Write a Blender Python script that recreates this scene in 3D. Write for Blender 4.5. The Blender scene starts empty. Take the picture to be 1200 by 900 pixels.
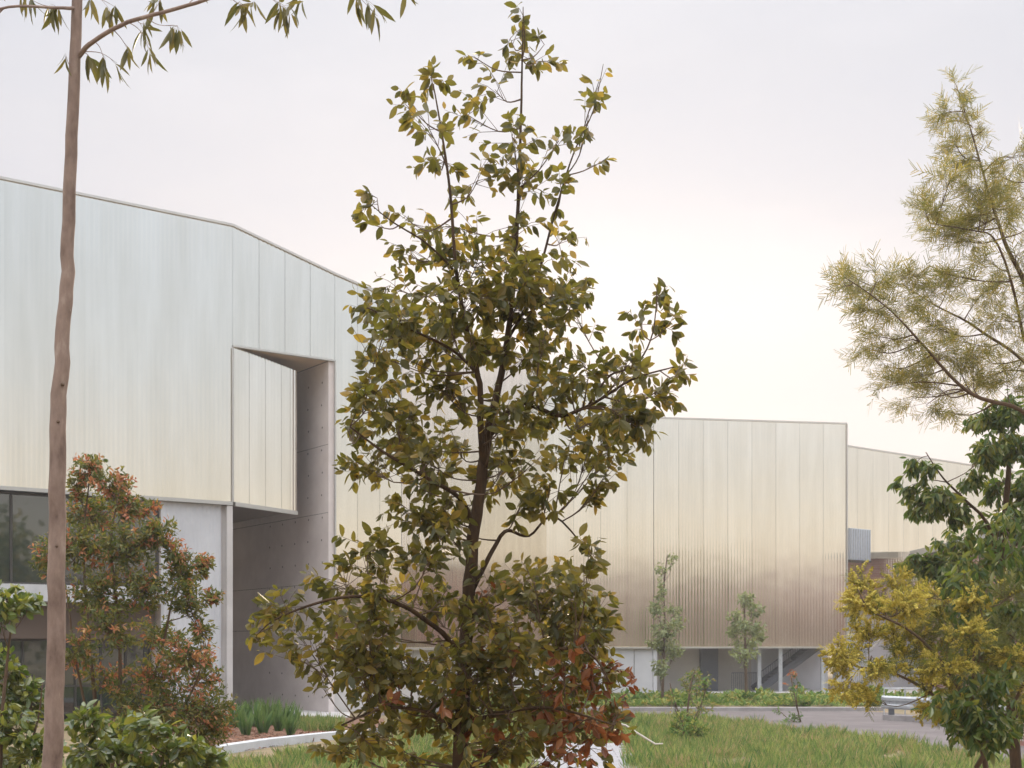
import bpy, math, random
import numpy as np
from mathutils import Vector, Matrix
random.seed(7); RNG = np.random.default_rng(7)
S = bpy.context.scene
COL = S.collection
# ------------------------------------------------------------------ camera, sky, sun, exposure
CH = 2.8; F = 1500.0; HX = 600.0; HY = 755.0
cd = bpy.data.cameras.new('camera'); cam = bpy.data.objects.new('camera', cd); COL.objects.link(cam)
cam.location = (0, 0, CH); cam.rotation_euler = (math.radians(90), 0, 0)
cd.sensor_width = 36; cd.lens = 45; cd.shift_y = (HY - 450) / 1200.0
cd.clip_start = 0.1; cd.clip_end = 3000
cd.dof.use_dof = True; cd.dof.focus_distance = 8.5; cd.dof.aperture_fstop = 9
S.camera = cam
SUN_EL = math.radians(13.5); SUN_AZ = math.radians(1.5)
w = bpy.data.worlds.new('World'); S.world = w; w.use_nodes = True
nt = w.node_tree; bg = nt.nodes['Background']; bg.inputs[1].default_value = 0.1
sky = nt.nodes.new('ShaderNodeTexSky'); sky.sky_type = 'NISHITA'; sky.sun_disc = False
sky.sun_elevation = SUN_EL; sky.sun_rotation = SUN_AZ; sky.air_density = 1.0; sky.dust_density = 2.0; sky.ozone_density = 1.2
L = nt.links.new
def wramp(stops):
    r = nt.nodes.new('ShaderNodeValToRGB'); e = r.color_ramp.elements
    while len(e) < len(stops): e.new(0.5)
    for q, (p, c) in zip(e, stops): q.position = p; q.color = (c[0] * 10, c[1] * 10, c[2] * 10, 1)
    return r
tc = nt.nodes.new('ShaderNodeTexCoord'); sep = nt.nodes.new('ShaderNodeSeparateXYZ'); L(tc.outputs['Generated'], sep.inputs[0])
# thin high cloud: paler and pinker towards the sun, bands behind shaped for cladding reflections, overhead boosted out of view to fill shade
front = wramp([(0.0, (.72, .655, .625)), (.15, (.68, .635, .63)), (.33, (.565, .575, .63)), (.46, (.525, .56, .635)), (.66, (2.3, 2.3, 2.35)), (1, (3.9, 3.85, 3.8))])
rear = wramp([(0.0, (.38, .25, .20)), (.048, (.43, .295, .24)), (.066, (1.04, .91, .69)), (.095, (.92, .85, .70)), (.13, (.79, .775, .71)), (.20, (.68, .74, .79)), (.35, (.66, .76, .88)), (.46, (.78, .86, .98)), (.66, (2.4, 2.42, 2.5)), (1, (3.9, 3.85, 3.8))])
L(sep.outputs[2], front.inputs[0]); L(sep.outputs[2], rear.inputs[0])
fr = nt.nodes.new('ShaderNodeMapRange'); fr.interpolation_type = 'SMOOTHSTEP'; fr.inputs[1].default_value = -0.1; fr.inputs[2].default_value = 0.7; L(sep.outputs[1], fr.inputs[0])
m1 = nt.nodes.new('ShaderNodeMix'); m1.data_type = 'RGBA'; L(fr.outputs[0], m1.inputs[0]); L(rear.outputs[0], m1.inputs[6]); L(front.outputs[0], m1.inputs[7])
mp = nt.nodes.new('ShaderNodeMapping'); mp.inputs['Scale'].default_value = (1.5, 1.5, 4); mp.inputs['Rotation'].default_value = (0, .5, 0)
nz = nt.nodes.new('ShaderNodeTexNoise'); nz.inputs['Scale'].default_value = 2.2; nz.inputs['Detail'].default_value = 6
rp = wramp([(0.38, (.0955, .0965, .0985)), (0.50, (.099, .099, .0995)), (0.66, (.1075, .106, .105))])
L(tc.outputs['Generated'], mp.inputs[0]); L(mp.outputs[0], nz.inputs['Vector']); L(nz.outputs[0], rp.inputs[0])
m2 = nt.nodes.new('ShaderNodeMix'); m2.data_type = 'RGBA'; m2.blend_type = 'MULTIPLY'; m2.inputs[0].default_value = 1; L(m1.outputs[2], m2.inputs[6]); L(rp.outputs[0], m2.inputs[7])
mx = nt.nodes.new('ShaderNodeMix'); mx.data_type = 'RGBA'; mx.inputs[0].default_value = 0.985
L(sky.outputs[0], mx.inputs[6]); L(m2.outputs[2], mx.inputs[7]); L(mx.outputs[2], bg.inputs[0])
sl = bpy.data.lights.new('sun', 'SUN'); sl.energy = 3.6; sl.angle = math.radians(10); sl.color = (1, 0.80, 0.60)
so = bpy.data.objects.new('sun', sl); COL.objects.link(so)
sd = Vector((math.sin(SUN_AZ) * math.cos(SUN_EL), math.cos(SUN_AZ) * math.cos(SUN_EL), math.sin(SUN_EL)))
so.rotation_euler = (-sd).to_track_quat('-Z', 'Y').to_euler(); so.location = sd * 100
S.view_settings.view_transform = 'Standard'; S.view_settings.look = 'None'
S.view_settings.exposure = 0.17; S.view_settings.gamma = 1.0; S.view_settings.use_curve_mapping = False
S.cycles.max_bounces = 8; S.cycles.transparent_max_bounces = 8

# ------------------------------------------------------------------ helpers
def P(px, py, d): return Vector(((px - HX) / F * d, d, CH + (HY - py) / F * d))
def G(px, py, z=0.0):
    d = F * (CH - z) / (py - HY); return Vector(((px - HX) / F * d, d, z))
def zat(py, d): return CH + (HY - py) / F * d
def tag(o, label=None, cat=None, group=None, kind=None):
    if label: o['label'] = label
    if cat: o['category'] = cat
    if group: o['group'] = group
    if kind: o['kind'] = kind
    return o
def empty(name, loc, label, cat, group=None):
    o = bpy.data.objects.new(name, None); COL.objects.link(o); o.location = loc; o.empty_display_size = 0.3
    return tag(o, label, cat, group)
def mesh_obj(name, V, Fc, mats, parent=None, mi=None, smooth=False):
    me = bpy.data.meshes.new(name)
    off = Vector(parent.location) if parent is not None and parent.type == 'EMPTY' else Vector((0, 0, 0))
    if parent is not None and parent.type == 'MESH': off = parent['_o'] if '_o' in parent else Vector((0, 0, 0))
    off = Vector(off)
    V = np.asarray(V, dtype=np.float64).reshape(-1, 3) - np.array(off)
    me.from_pydata(V.tolist(), [], [tuple(int(i) for i in f) for f in Fc])
    for m in (mats if isinstance(mats, (list, tuple)) else [mats]): me.materials.append(m)
    if mi is not None: me.polygons.foreach_set('material_index', np.asarray(mi, dtype=np.int32))
    if smooth: me.polygons.foreach_set('use_smooth', np.ones(len(me.polygons), dtype=bool))
    me.update()
    o = bpy.data.objects.new(name, me); COL.objects.link(o)
    if parent is not None:
        o.parent = parent; o['_o'] = tuple(off)
    return o
class MB:
    def __init__(s): s.V = []; s.F = []
    def add(s, V, Fc):
        n = len(s.V); s.V += [tuple(v) for v in V]; s.F += [tuple(i + n for i in f) for f in Fc]; return s
    def prism(s, poly, z0, z1):
        """poly: xy list, z0/z1 number or list per vertex"""
        n = len(poly)
        a = sum(poly[i][0] * poly[(i + 1) % n][1] - poly[(i + 1) % n][0] * poly[i][1] for i in range(n))
        z0 = [z0] * n if not hasattr(z0, '__len__') else list(z0); z1 = [z1] * n if not hasattr(z1, '__len__') else list(z1)
        if a < 0: poly = poly[::-1]; z0 = z0[::-1]; z1 = z1[::-1]
        V = [(p[0], p[1], z) for p, z in zip(poly, z0)] + [(p[0], p[1], z) for p, z in zip(poly, z1)]
        Fc = [tuple(range(n))[::-1], tuple(range(n, 2 * n))] + [(i, (i + 1) % n, n + (i + 1) % n, n + i) for i in range(n)]
        return s.add(V, Fc)
    def wall(s, a, b, t, z0, z1, z0b=None, z1b=None):
        """box along a->b, thickness t to the left of a->b (away from camera when going +x)"""
        a = Vector(a[:2]); b = Vector(b[:2]); u = (b - a).normalized(); n = Vector((-u.y, u.x)) * t
        z0b = z0 if z0b is None else z0b; z1b = z1 if z1b is None else z1b
        return s.prism([a, b, b + n, a + n], [z0, z0b, z0b, z0], [z1, z1b, z1b, z1])
    def bar(s, a, b, wd, ht):
        a = Vector(a); b = Vector(b); u = (b - a).normalized()
        up = Vector((0, 0, 1)) if abs(u.z) < 0.95 else Vector((0, 1, 0))
        sd_ = u.cross(up).normalized() * wd / 2; up = sd_.cross(u).normalized() * ht / 2
        V = [q + x * sd_ + y * up for q in (a, b) for x, y in ((-1, -1), (1, -1), (1, 1), (-1, 1))]
        return s.add(V, [(0, 1, 2, 3)[::-1], (4, 5, 6, 7)] + [(i, (i + 1) % 4, 4 + (i + 1) % 4, 4 + i) for i in range(4)])
    def tube(s, pts, rad, n=8, cap=True):
        pts = [Vector(p) for p in pts]; V = []; Fc = []
        ref = Vector((0.3, 1, 0.1)).normalized()
        for i, p in enumerate(pts):
            u = (pts[min(i + 1, len(pts) - 1)] - pts[max(i - 1, 0)]).normalized()
            a = u.cross(ref)
            if a.length < 1e-3: a = u.cross(Vector((1, 0, 0)))
            a.normalize(); b = u.cross(a).normalized()
            for k in range(n):
                th = 2 * math.pi * k / n; V.append(p + (a * math.cos(th) + b * math.sin(th)) * rad[i])
        for i in range(len(pts) - 1):
            for k in range(n):
                k2 = (k + 1) % n; Fc.append((i * n + k, i * n + k2, (i + 1) * n + k2, (i + 1) * n + k))
        if cap: Fc.append(tuple(range(n))[::-1]); Fc.append(tuple((len(pts) - 1) * n + k for k in range(n)))
        return s.add(V, Fc)
    def build(s, name, mats, parent=None, smooth=False): return mesh_obj(name, s.V, s.F, mats, parent, smooth=smooth)

# ------------------------------------------------------------------ materials
def mat(name, col=(0.5, 0.5, 0.5), rough=0.7, metal=0.0, spec=0.5):
    m = bpy.data.materials.new(name); m.use_nodes = True; b = m.node_tree.nodes['Principled BSDF']
    b.inputs['Base Color'].default_value = (*col, 1); b.inputs['Roughness'].default_value = rough
    b.inputs['Metallic'].default_value = metal; b.inputs['Specular IOR Level'].default_value = spec
    return m
def ramp(nt, stops):
    r = nt.nodes.new('ShaderNodeValToRGB'); e = r.color_ramp.elements
    while len(e) < len(stops): e.new(0.5)
    for q, (p, c) in zip(e, stops): q.position = p; q.color = (*c, 1)
    return r
def noisy(name, stops, scale=5.0, rough=0.8, metal=0.0, spec=0.3, bump=0.0, stretch=(1, 1, 1), detail=6, bscale=None, bdist=0.02):
    m = mat(name, stops[0][1], rough, metal, spec); t = m.node_tree; b = t.nodes['Principled BSDF']
    tc = t.nodes.new('ShaderNodeTexCoord'); mp = t.nodes.new('ShaderNodeMapping'); mp.inputs['Scale'].default_value = stretch
    n = t.nodes.new('ShaderNodeTexNoise'); n.inputs['Scale'].default_value = scale; n.inputs['Detail'].default_value = detail
    n.inputs['Roughness'].default_value = 0.62
    r = ramp(t, stops); l = t.links.new
    l(tc.outputs['Object'], mp.inputs[0]); l(mp.outputs[0], n.inputs['Vector']); l(n.outputs[0], r.inputs[0]); l(r.outputs[0], b.inputs['Base Color'])
    if bump:
        n2 = t.nodes.new('ShaderNodeTexNoise'); n2.inputs['Scale'].default_value = bscale or scale * 4; n2.inputs['Detail'].default_value = 4
        l(mp.outputs[0], n2.inputs['Vector']); bp = t.nodes.new('ShaderNodeBump'); bp.inputs['Strength'].default_value = bump
        bp.inputs['Distance'].default_value = bdist; l(n2.outputs[0], bp.inputs['Height']); l(bp.outputs[0], b.inputs['Normal'])
    return m
def leafmat(name, stops, trans=0.35, rough=0.45, spec=0.4, tcol=None):
    m = mat(name, stops[0][1], rough, 0, spec); t = m.node_tree; b = t.nodes['Principled BSDF']; l = t.links.new
    g = t.nodes.new('ShaderNodeNewGeometry'); r = ramp(t, stops); l(g.outputs['Random Per Island'], r.inputs[0])
    l(r.outputs[0], b.inputs['Base Color'])
    tr = t.nodes.new('ShaderNodeBsdfTranslucent')
    mu = t.nodes.new('ShaderNodeMix'); mu.data_type = 'RGBA'; mu.blend_type = 'MULTIPLY'; mu.inputs[0].default_value = 1
    mu.inputs[7].default_value = (*(tcol or (2.0, 1.85, 0.85)), 1); l(r.outputs[0], mu.inputs[6]); l(mu.outputs[2], tr.inputs[0])
    mixs = t.nodes.new('ShaderNodeMixShader'); mixs.inputs[0].default_value = trans
    out = t.nodes['Material Output']; l(b.outputs[0], mixs.inputs[1]); l(tr.outputs[0], mixs.inputs[2]); l(mixs.outputs[0], out.inputs[0])
    return m
def clad_mat(name, c0, c1, rough=0.27):
    m = mat(name, c0, rough, 1.0); t = m.node_tree; b = t.nodes['Principled BSDF']; l = t.links.new
    g = t.nodes.new('ShaderNodeNewGeometry'); r = ramp(t, [(0, c0), (1, c1)]); l(g.outputs['Random Per Island'], r.inputs[0])
    tc = t.nodes.new('ShaderNodeTexCoord'); mp = t.nodes.new('ShaderNodeMapping'); mp.inputs['Scale'].default_value = (1, 1, 0.12)
    n = t.nodes.new('ShaderNodeTexNoise'); n.inputs['Scale'].default_value = 1.4; n.inputs['Detail'].default_value = 5
    l(tc.outputs['Object'], mp.inputs[0]); l(mp.outputs[0], n.inputs['Vector'])
    mu = t.nodes.new('ShaderNodeMix'); mu.data_type = 'RGBA'; mu.blend_type = 'MULTIPLY'; mu.inputs[0].default_value = 1
    r2 = ramp(t, [(0.3, (0.90, 0.89, 0.87)), (0.7, (1, 1, 1))]); l(n.outputs[0], r2.inputs[0])
    l(r.outputs[0], mu.inputs[6]); l(r2.outputs[0], mu.inputs[7]); l(mu.outputs[2], b.inputs['Base Color'])
    mr = t.nodes.new('ShaderNodeMapRange'); mr.inputs[3].default_value = rough - 0.02; mr.inputs[4].default_value = rough + 0.04
    l(n.outputs[0], mr.inputs[0]); l(mr.outputs[0], b.inputs['Roughness'])
    n3 = t.nodes.new('ShaderNodeTexNoise'); n3.inputs['Scale'].default_value = 0.7; n3.inputs['Detail'].default_value = 1
    l(tc.outputs['Object'], n3.inputs['Vector']); bp = t.nodes.new('ShaderNodeBump'); bp.inputs['Strength'].default_value = 0.25
    bp.inputs['Distance'].default_value = 0.02; l(n3.outputs[0], bp.inputs['Height']); l(bp.outputs[0], b.inputs['Normal'])
    return m
M = {}
M['clad'] = clad_mat('gold_anodised_metal', (0.79, 0.75, 0.685), (0.84, 0.805, 0.745), 0.085)
M['trim'] = mat('pale_metal_trim', (0.5, 0.49, 0.47), 0.4, 0.7)
M['seam'] = mat('dark_joint', (0.10, 0.09, 0.08), 0.8)
M['body'] = mat('dark_backing', (0.12, 0.11, 0.10), 0.9)
M['conc'] = noisy('grey_concrete', [(0.3, (0.55, 0.49, 0.475)), (0.7, (0.66, 0.60, 0.58))], 0.9, 0.85, bump=0.3, bscale=12, bdist=0.004)
M['hole'] = mat('tie_hole_shadow', (0.07, 0.065, 0.06), 0.9)
M['pale'] = noisy('pale_grey_wall', [(0.3, (0.46, 0.47, 0.50)), (0.7, (0.56, 0.57, 0.60))], 0.6, 0.6)
M['palec'] = noisy('pale_concrete', [(0.3, (0.46, 0.44, 0.43)), (0.7, (0.56, 0.54, 0.53))], 0.8, 0.8)
M['beige'] = noisy('beige_render', [(0.3, (0.42, 0.39, 0.35)), (0.7, (0.50, 0.47, 0.43))], 0.8, 0.8)
M['slate'] = mat('slate_grey_paint', (0.09, 0.10, 0.12), 0.5)
M['steel'] = noisy('galvanised_steel', [(0.3, (0.36, 0.38, 0.41)), (0.7, (0.50, 0.52, 0.55))], 6, 0.45, 0.5)
M['louvre'] = mat('blue_grey_louvre', (0.46, 0.50, 0.56), 0.4, 0.3)
M['frame'] = mat('dark_bronze_frame', (0.04, 0.035, 0.03), 0.5)
M['brown'] = mat('brown_soffit_board', (0.11, 0.075, 0.055), 0.7)
M['glass'] = mat('dark_reflective_glass', (0.012, 0.018, 0.016), 0.03, 0.0, 1.0)
M['glass'].node_tree.nodes['Principled BSDF'].inputs['IOR'].default_value = 1.7
M['asphalt'] = noisy('worn_asphalt', [(0.3, (0.11, 0.093, 0.092)), (0.7, (0.165, 0.142, 0.14))], 0.8, 0.9, bump=0.3, bscale=30, bdist=0.01)
M['kerb'] = noisy('kerb_concrete', [(0.3, (0.22, 0.20, 0.20)), (0.7, (0.34, 0.32, 0.32))], 2, 0.85)
M['white_kerb'] = noisy('pale_edging_concrete', [(0.3, (0.42, 0.43, 0.45)), (0.7, (0.54, 0.55, 0.57))], 2, 0.8)
M['mulch'] = noisy('bark_mulch', [(0.3, (0.10, 0.055, 0.035)), (0.55, (0.22, 0.12, 0.08)), (0.75, (0.34, 0.20, 0.14))], 9, 0.95, bump=0.8, bdist=0.05)
M['soil'] = noisy('dry_grassy_soil', [(0.25, (0.10, 0.10, 0.045)), (0.5, (0.20, 0.155, 0.09)), (0.75, (0.30, 0.21, 0.13))], 1.2, 0.95, bump=0.6, bdist=0.05)
M['pave'] = noisy('pale_paver', [(0.3, (0.24, 0.23, 0.24)), (0.7, (0.34, 0.33, 0.34))], 3, 0.85)
M['bark'] = noisy('brown_bark', [(0.3, (0.030, 0.017, 0.009)), (0.7, (0.085, 0.048, 0.024))], 22, 0.9, bump=0.8, stretch=(1, 1, 0.25), bdist=0.01)
M['gum'] = noisy('smooth_gum_bark', [(0.28, (0.10, 0.065, 0.05)), (0.42, (0.19, 0.13, 0.105)), (0.58, (0.26, 0.185, 0.15)), (0.72, (0.38, 0.30, 0.25))], 9, 0.8, bump=0.6, stretch=(1, 1, 0.4), bdist=0.008)
M['twig'] = mat('thin_twig', (0.10, 0.06, 0.035), 0.85)
M['stick'] = mat('bleached_twig', (0.62, 0.57, 0.52), 0.8)
M['brick'] = None
def brickmat():
    m = mat('red_brick', (0.3, 0.15, 0.12), 0.85); t = m.node_tree; l = t.links.new; b = t.nodes['Principled BSDF']
    tc = t.nodes.new('ShaderNodeTexCoord'); sx = t.nodes.new('ShaderNodeSeparateXYZ'); cx = t.nodes.new('ShaderNodeCombineXYZ')
    l(tc.outputs['Object'], sx.inputs[0]); l(sx.outputs[0], cx.inputs[0]); l(sx.outputs[2], cx.inputs[1])
    br = t.nodes.new('ShaderNodeTexBrick'); br.inputs['Scale'].default_value = 1.6
    br.inputs['Color1'].default_value = (0.30, 0.13, 0.11, 1); br.inputs['Color2'].default_value = (0.42, 0.22, 0.19, 1); br.inputs['Mortar'].default_value = (0.45, 0.40, 0.38, 1)
    l(cx.outputs[0], br.inputs['Vector']); l(br.outputs['Color'], b.inputs['Base Color']); return m
M['brick'] = brickmat()
M['leaf'] = leafmat('glossy_olive_leaf', [(0, (0.056, 0.060, 0.020)), (0.4, (0.095, 0.092, 0.026)), (0.8, (0.14, 0.120, 0.034)), (1, (0.23, 0.165, 0.048))], 0.54, 0.42, 0.45)
M['leaf_red'] = leafmat('rusty_dying_leaf', [(0, (0.11, 0.035, 0.012)), (0.6, (0.20, 0.070, 0.024)), (1, (0.28, 0.13, 0.05))], 0.3, tcol=(1.8, 1.3, 0.8))
M['gumleaf'] = leafmat('gum_leaf', [(0, (0.06, 0.065, 0.02)), (1, (0.13, 0.11, 0.035))], 0.4)
M['tipgreen'] = leafmat('shrub_leaf', [(0, (0.05, 0.08, 0.024)), (0.5, (0.10, 0.115, 0.034)), (1, (0.20, 0.165, 0.05))], 0.42)
M['tipred'] = leafmat('red_new_growth', [(0, (0.26, 0.09, 0.05)), (0.5, (0.42, 0.18, 0.09)), (1, (0.42, 0.27, 0.11))], 0.35, tcol=(1.6, 1.2, 0.9))
M['lush'] = leafmat('bright_shrub_leaf', [(0, (0.045, 0.08, 0.020)), (0.5, (0.10, 0.135, 0.03)), (1, (0.22, 0.22, 0.055))], 0.35, 0.3, 1.0)
M['droop'] = leafmat('deep_green_leaf', [(0, (0.032, 0.068, 0.018)), (0.6, (0.070, 0.110, 0.026)), (1, (0.16, 0.165, 0.04))], 0.48)
M['wattle'] = leafmat('wattle_foliage', [(0, (0.09, 0.11, 0.04)), (0.5, (0.17, 0.17, 0.065)), (1, (0.30, 0.25, 0.09))], 0.5, tcol=(1.8, 1.6, 0.8))
M['wattled'] = leafmat('dark_wattle_foliage', [(0, (0.06, 0.085, 0.025)), (0.5, (0.10, 0.12, 0.035)), (1, (0.18, 0.17, 0.045))], 0.42)
M['bloom'] = leafmat('yellow_wattle_bloom', [(0, (0.40, 0.34, 0.06)), (0.5, (0.58, 0.49, 0.10)), (1, (0.74, 0.63, 0.18))], 0.3, 0.8, 0.1, tcol=(1.3, 1.2, 0.8))
M['pgreen'] = leafmat('sapling_leaf', [(0, (0.15, 0.19, 0.10)), (1, (0.26, 0.29, 0.14))], 0.3)
M['grass'] = leafmat('meadow_grass', [(0, (0.085, 0.16, 0.045)), (0.45, (0.16, 0.235, 0.065)), (0.8, (0.27, 0.29, 0.10)), (1, (0.36, 0.29, 0.15))], 0.3, 0.8, 0.1, tcol=(1.5, 1.4, 0.8))
M['ygrass'] = leafmat('yellow_green_grass', [(0, (0.21, 0.28, 0.08)), (1, (0.38, 0.40, 0.14))], 0.3, 0.8, 0.1, tcol=(1.4, 1.4, 0.8))
M['dry'] = leafmat('dry_grass', [(0, (0.30, 0.22, 0.11)), (1, (0.46, 0.36, 0.20))], 0.3, 0.8, 0.1, tcol=(1.3, 1.2, 0.9))
M['strap'] = leafmat('strappy_leaf', [(0, (0.05, 0.12, 0.035)), (1, (0.15, 0.22, 0.06))], 0.3, 0.6, 0.2, tcol=(1.5, 1.5, 0.8))
M['cover'] = leafmat('ground_cover_leaf', [(0, (0.06, 0.14, 0.03)), (0.6, (0.15, 0.23, 0.055)), (1, (0.36, 0.33, 0.10))], 0.3, 0.8, 0.1, tcol=(1.5, 1.4, 0.8))
M['wood'] = noisy('woodland_leaf', [(0.3, (0.13, 0.08, 0.055)), (0.7, (0.25, 0.16, 0.11))], 0.15, 0.95, spec=0.1)

# ------------------------------------------------------------------ ground, road, kerbs
def sheet(name, pts, z, m, kind='structure'):
    V = [(p[0], p[1], z) for p in pts]
    a = sum(pts[i][0] * pts[(i + 1) % len(pts)][1] - pts[(i + 1) % len(pts)][0] * pts[i][1] for i in range(len(pts)))
    if a < 0: V = V[::-1]
    return tag(mesh_obj(name, V, [tuple(range(len(V)))], m), kind=kind)
sheet('ground', [(-1500, -1500), (1500, -1500), (1500, 1500), (-1500, 1500)], 0, M['soil'])
up = [(430, 834), (700, 833.5), (1000, 833.5), (1040, 835), (1120, 843), (1210, 856), (1450, 885)]
lo = [(1450, 945), (1200, 897), (1100, 880), (1000, 863), (900, 851), (850, 844.5), (800, 841), (700, 839), (430, 838.5)]
sheet('road', [G(*p) for p in up] + [G(*p) for p in lo], 0.004, M['asphalt'])
def kerb_line(name, pix, wd, ht, m):
    b = MB(); pts = [G(*p) for p in pix]
    for i in range(len(pts) - 1): b.wall(pts[i], pts[i + 1], wd, 0, ht)
    return tag(b.build(name, m), kind='structure')
kerb_line('kerb', [(430, 834), (700, 833.4), (1036, 833.4)], 0.5, 0.15, M['kerb'])
kerb_line('kerb', [(1034, 844), (1070, 846), (1112, 851), (1160, 858), (1240, 870)], 0.35, 0.2, M['kerb'])
kerb_line('garden_edging', [(228, 892), (252, 886), (318, 875.5), (382, 868), (450, 862)], 0.35, 0.22, M['white_kerb'])
sheet('garden_bed', [G(160, 899), G(228, 891.5), G(252, 885.6), G(318, 875), (G(382, 867.5)), G(450, 861.5), G(450, 842), G(386, 842), G(270, 836), G(100, 838)], 0.006, M['mulch'])
sheet('forecourt', [G(250, 835), G(386, 841), G(410, 841), G(410, 834.5), G(386, 834.5), (-9, 60), (-18, 66), (-24, 60)], 0.012, M['palec'])
sheet('undercroft_floor', [(6, 73.5), (40, 73.5), (40, 86), (6, 86)], 0.004, M['palec'])
# paved pad behind the main tree
pm = MB(); a0 = G(612, 905); 
for j in range(20):
    y0 = 27.5 + j * 0.42; x1 = (736 - HX - j) / F * y0
    for i in range(10):
        x0 = 0.6 + j * .012 + i * 0.42 - (j % 2) * .21
        if x0 > x1: continue
        pm.prism([(x0, y0), (x0 + 0.405, y0), (x0 + 0.405, y0 + 0.405), (x0, y0 + 0.405)], 0.0, 0.03)
tag(pm.build('paved_pad', M['pave']), kind='structure')

# ------------------------------------------------------------------ the museum-like building
A_P = Vector((-7.53, 52.5)); A_U = Vector((0.812, 0.584)).normalized(); A_N = Vector((A_U.y, -A_U.x))   # outward normal
def A(px):
    k = (px - HX) / F                       # X = k*Y
    t = (k * A_P.y - A_P.x) / (A_U.x - k * A_U.y); return A_P + A_U * t
def back(p, dd, n=A_N): return Vector((p[0], p[1])) - n * dd
ROOF_A = 19.15; SOF = 8.37; OPEN = 14.5; BOT = 2.66
pA0, p190, p262, p272, p385, p392 = A(-330), A(190), A(262), A(272), A(385), A(392)
Z392 = zat(322, p392.y)
ZB = 16.2
C_S = Vector((8.15, 73.5)); C_S = Vector(((766 - HX) / F * 73.6, 73.6)); C_E = Vector(((992 - HX) / F * 76.0, 76.0)); ZC0 = zat(490, C_S.y); ZC1 = zat(497, C_E.y)
def onC(px):
    k = (px - HX) / F; u = (C_E - C_S).normalized(); t = (k * C_S.y - C_S.x) / (u.x - k * u.y); return C_S + u * t
Q1 = A(470); Q2 = onC(640); ZQ1 = zat(355.8, Q1.y); ZQ2 = zat(429.4, Q2.y); ZB = zat(483, C_S.y)
D_S = Vector(((985 - HX) / F * 78.6, 78.6)); D_U = Vector((0.785, 0.62)).normalized(); D_E = D_S + D_U * 34; ZD = zat(522, 78.6)
bld = empty('museum_store', (p392.x, p392.y, 0), 'long pale gold building clad in ribbed metal with an angled concrete entry recess', 'building')

def corr(b, sb, a, c, z0, z1a, z1b, panel=None, z0b=None, period=0.175, dep=0.009, joint=0.012):
    """ribbed sheet a->c (outward is to the right of a->c), island per panel"""
    a = Vector(a[:2]); c = Vector(c[:2]); Lh = (c - a).length; u = (c - a) / Lh; n = Vector((u.y, -u.x))
    npan = max(1, round(Lh / panel)) if panel else max(1, round(Lh / 2.8))
    pw = Lh / npan
    for k in range(npan):
        s0 = k * pw + (joint / 2 if panel else 0); s1 = (k + 1) * pw - (joint / 2 if panel else 0)
        nr = max(1, round((s1 - s0) / period)); q = (s1 - s0) / nr
        prof = []
        for r in range(nr):
            for f in range(6): prof.append((s0 + (r + f / 6) * q, dep * (.5 - .5 * math.cos(f / 6 * 2 * math.pi))))
        prof.append((s1, 0))
        V = []
        for s, o in prof:
            p = a + u * s + n * (0.03 + o); V.append((p.x, p.y, z0 + ((z0b or z0) - z0) * s / Lh)); V.append((p.x, p.y, z1a + (z1b - z1a) * s / Lh))
        b.add(V, [(2 * i, 2 * i + 2, 2 * i + 3, 2 * i + 1) for i in range(len(prof) - 1)])
def coping(b, a, c, za, zb, n):
    a = Vector(a[:2]); c = Vector(c[:2]); nn = Vector(n)
    o = nn * 0.11
    b.prism([a + o, c + o, c - nn * 0.5, a - nn * 0.5], [za - 0.02, zb - 0.02, zb - 0.02, za - 0.02], [za + 0.07, zb + 0.07, zb + 0.07, za + 0.07])
nB = Vector((Q2.y - Q1.y, -(Q2.x - Q1.x))).normalized()
nC = Vector((C_E.y - C_S.y, -(C_E.x - C_S.x))).normalized(); nD = Vector((D_U.y, -D_U.x))
FD = 52.6; FOLD = Vector(((347.5 - HX) / F * FD, FD)); FZ1 = zat(435, FD); FZ0 = zat(599, FD)
cl = MB(); corr(cl, None, pA0, p272, SOF, ROOF_A, ROOF_A); cl.build('upper_cladding', M['clad'], bld, smooth=True)
cl = MB(); corr(cl, None, p272, p392, OPEN, ROOF_A, Z392, panel=1.06); cl.build('entry_header_cladding', M['clad'], bld, smooth=True)
cl = MB(); corr(cl, None, p272, FOLD, SOF, OPEN - 0.05, FZ1, panel=.75, z0b=FZ0, dep=.004); cl.build('folded_entry_panel', M['clad'], bld, smooth=True)
cl = MB(); corr(cl, None, p392, Q1, BOT, Z392, ZQ1, panel=1.06); corr(cl, None, Q1, Q2, BOT, ZQ1, ZQ2, panel=1.4, dep=.010); corr(cl, None, Q2, C_S - (C_E - C_S).normalized() * .02, BOT, ZQ2, ZB, panel=1.42); cl.build('long_facade_cladding', M['clad'], bld, smooth=True)
cl = MB(); corr(cl, None, C_S, C_E, BOT, ZC0, ZC1, panel=1.42); cl.build('gallery_cladding', M['clad'], bld, smooth=True)
cl = MB(); corr(cl, None, D_S, D_E, 5.0, ZD, ZD, panel=1.6); cl.build('rear_wing_cladding', M['clad'], bld, smooth=True)
b = MB()
coping(b, pA0, p272, ROOF_A, ROOF_A, A_N); coping(b, p272 + A_U * 0.001, p392, ROOF_A, Z392, A_N); coping(b, p392 + A_U * 0.002, Q1, Z392 - .003, ZQ1, A_N); coping(b, Q1, Q2, ZQ1 - .006, ZQ2, nB); coping(b, Q2, C_S, ZQ2 - .009, ZB, nC)
coping(b, C_S + nC * .004, C_E + nC * .004, ZC0, ZC1, nC); coping(b, D_S, D_E, ZD, ZD, nD)
b.build('roof_coping', M['trim'], bld)
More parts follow.
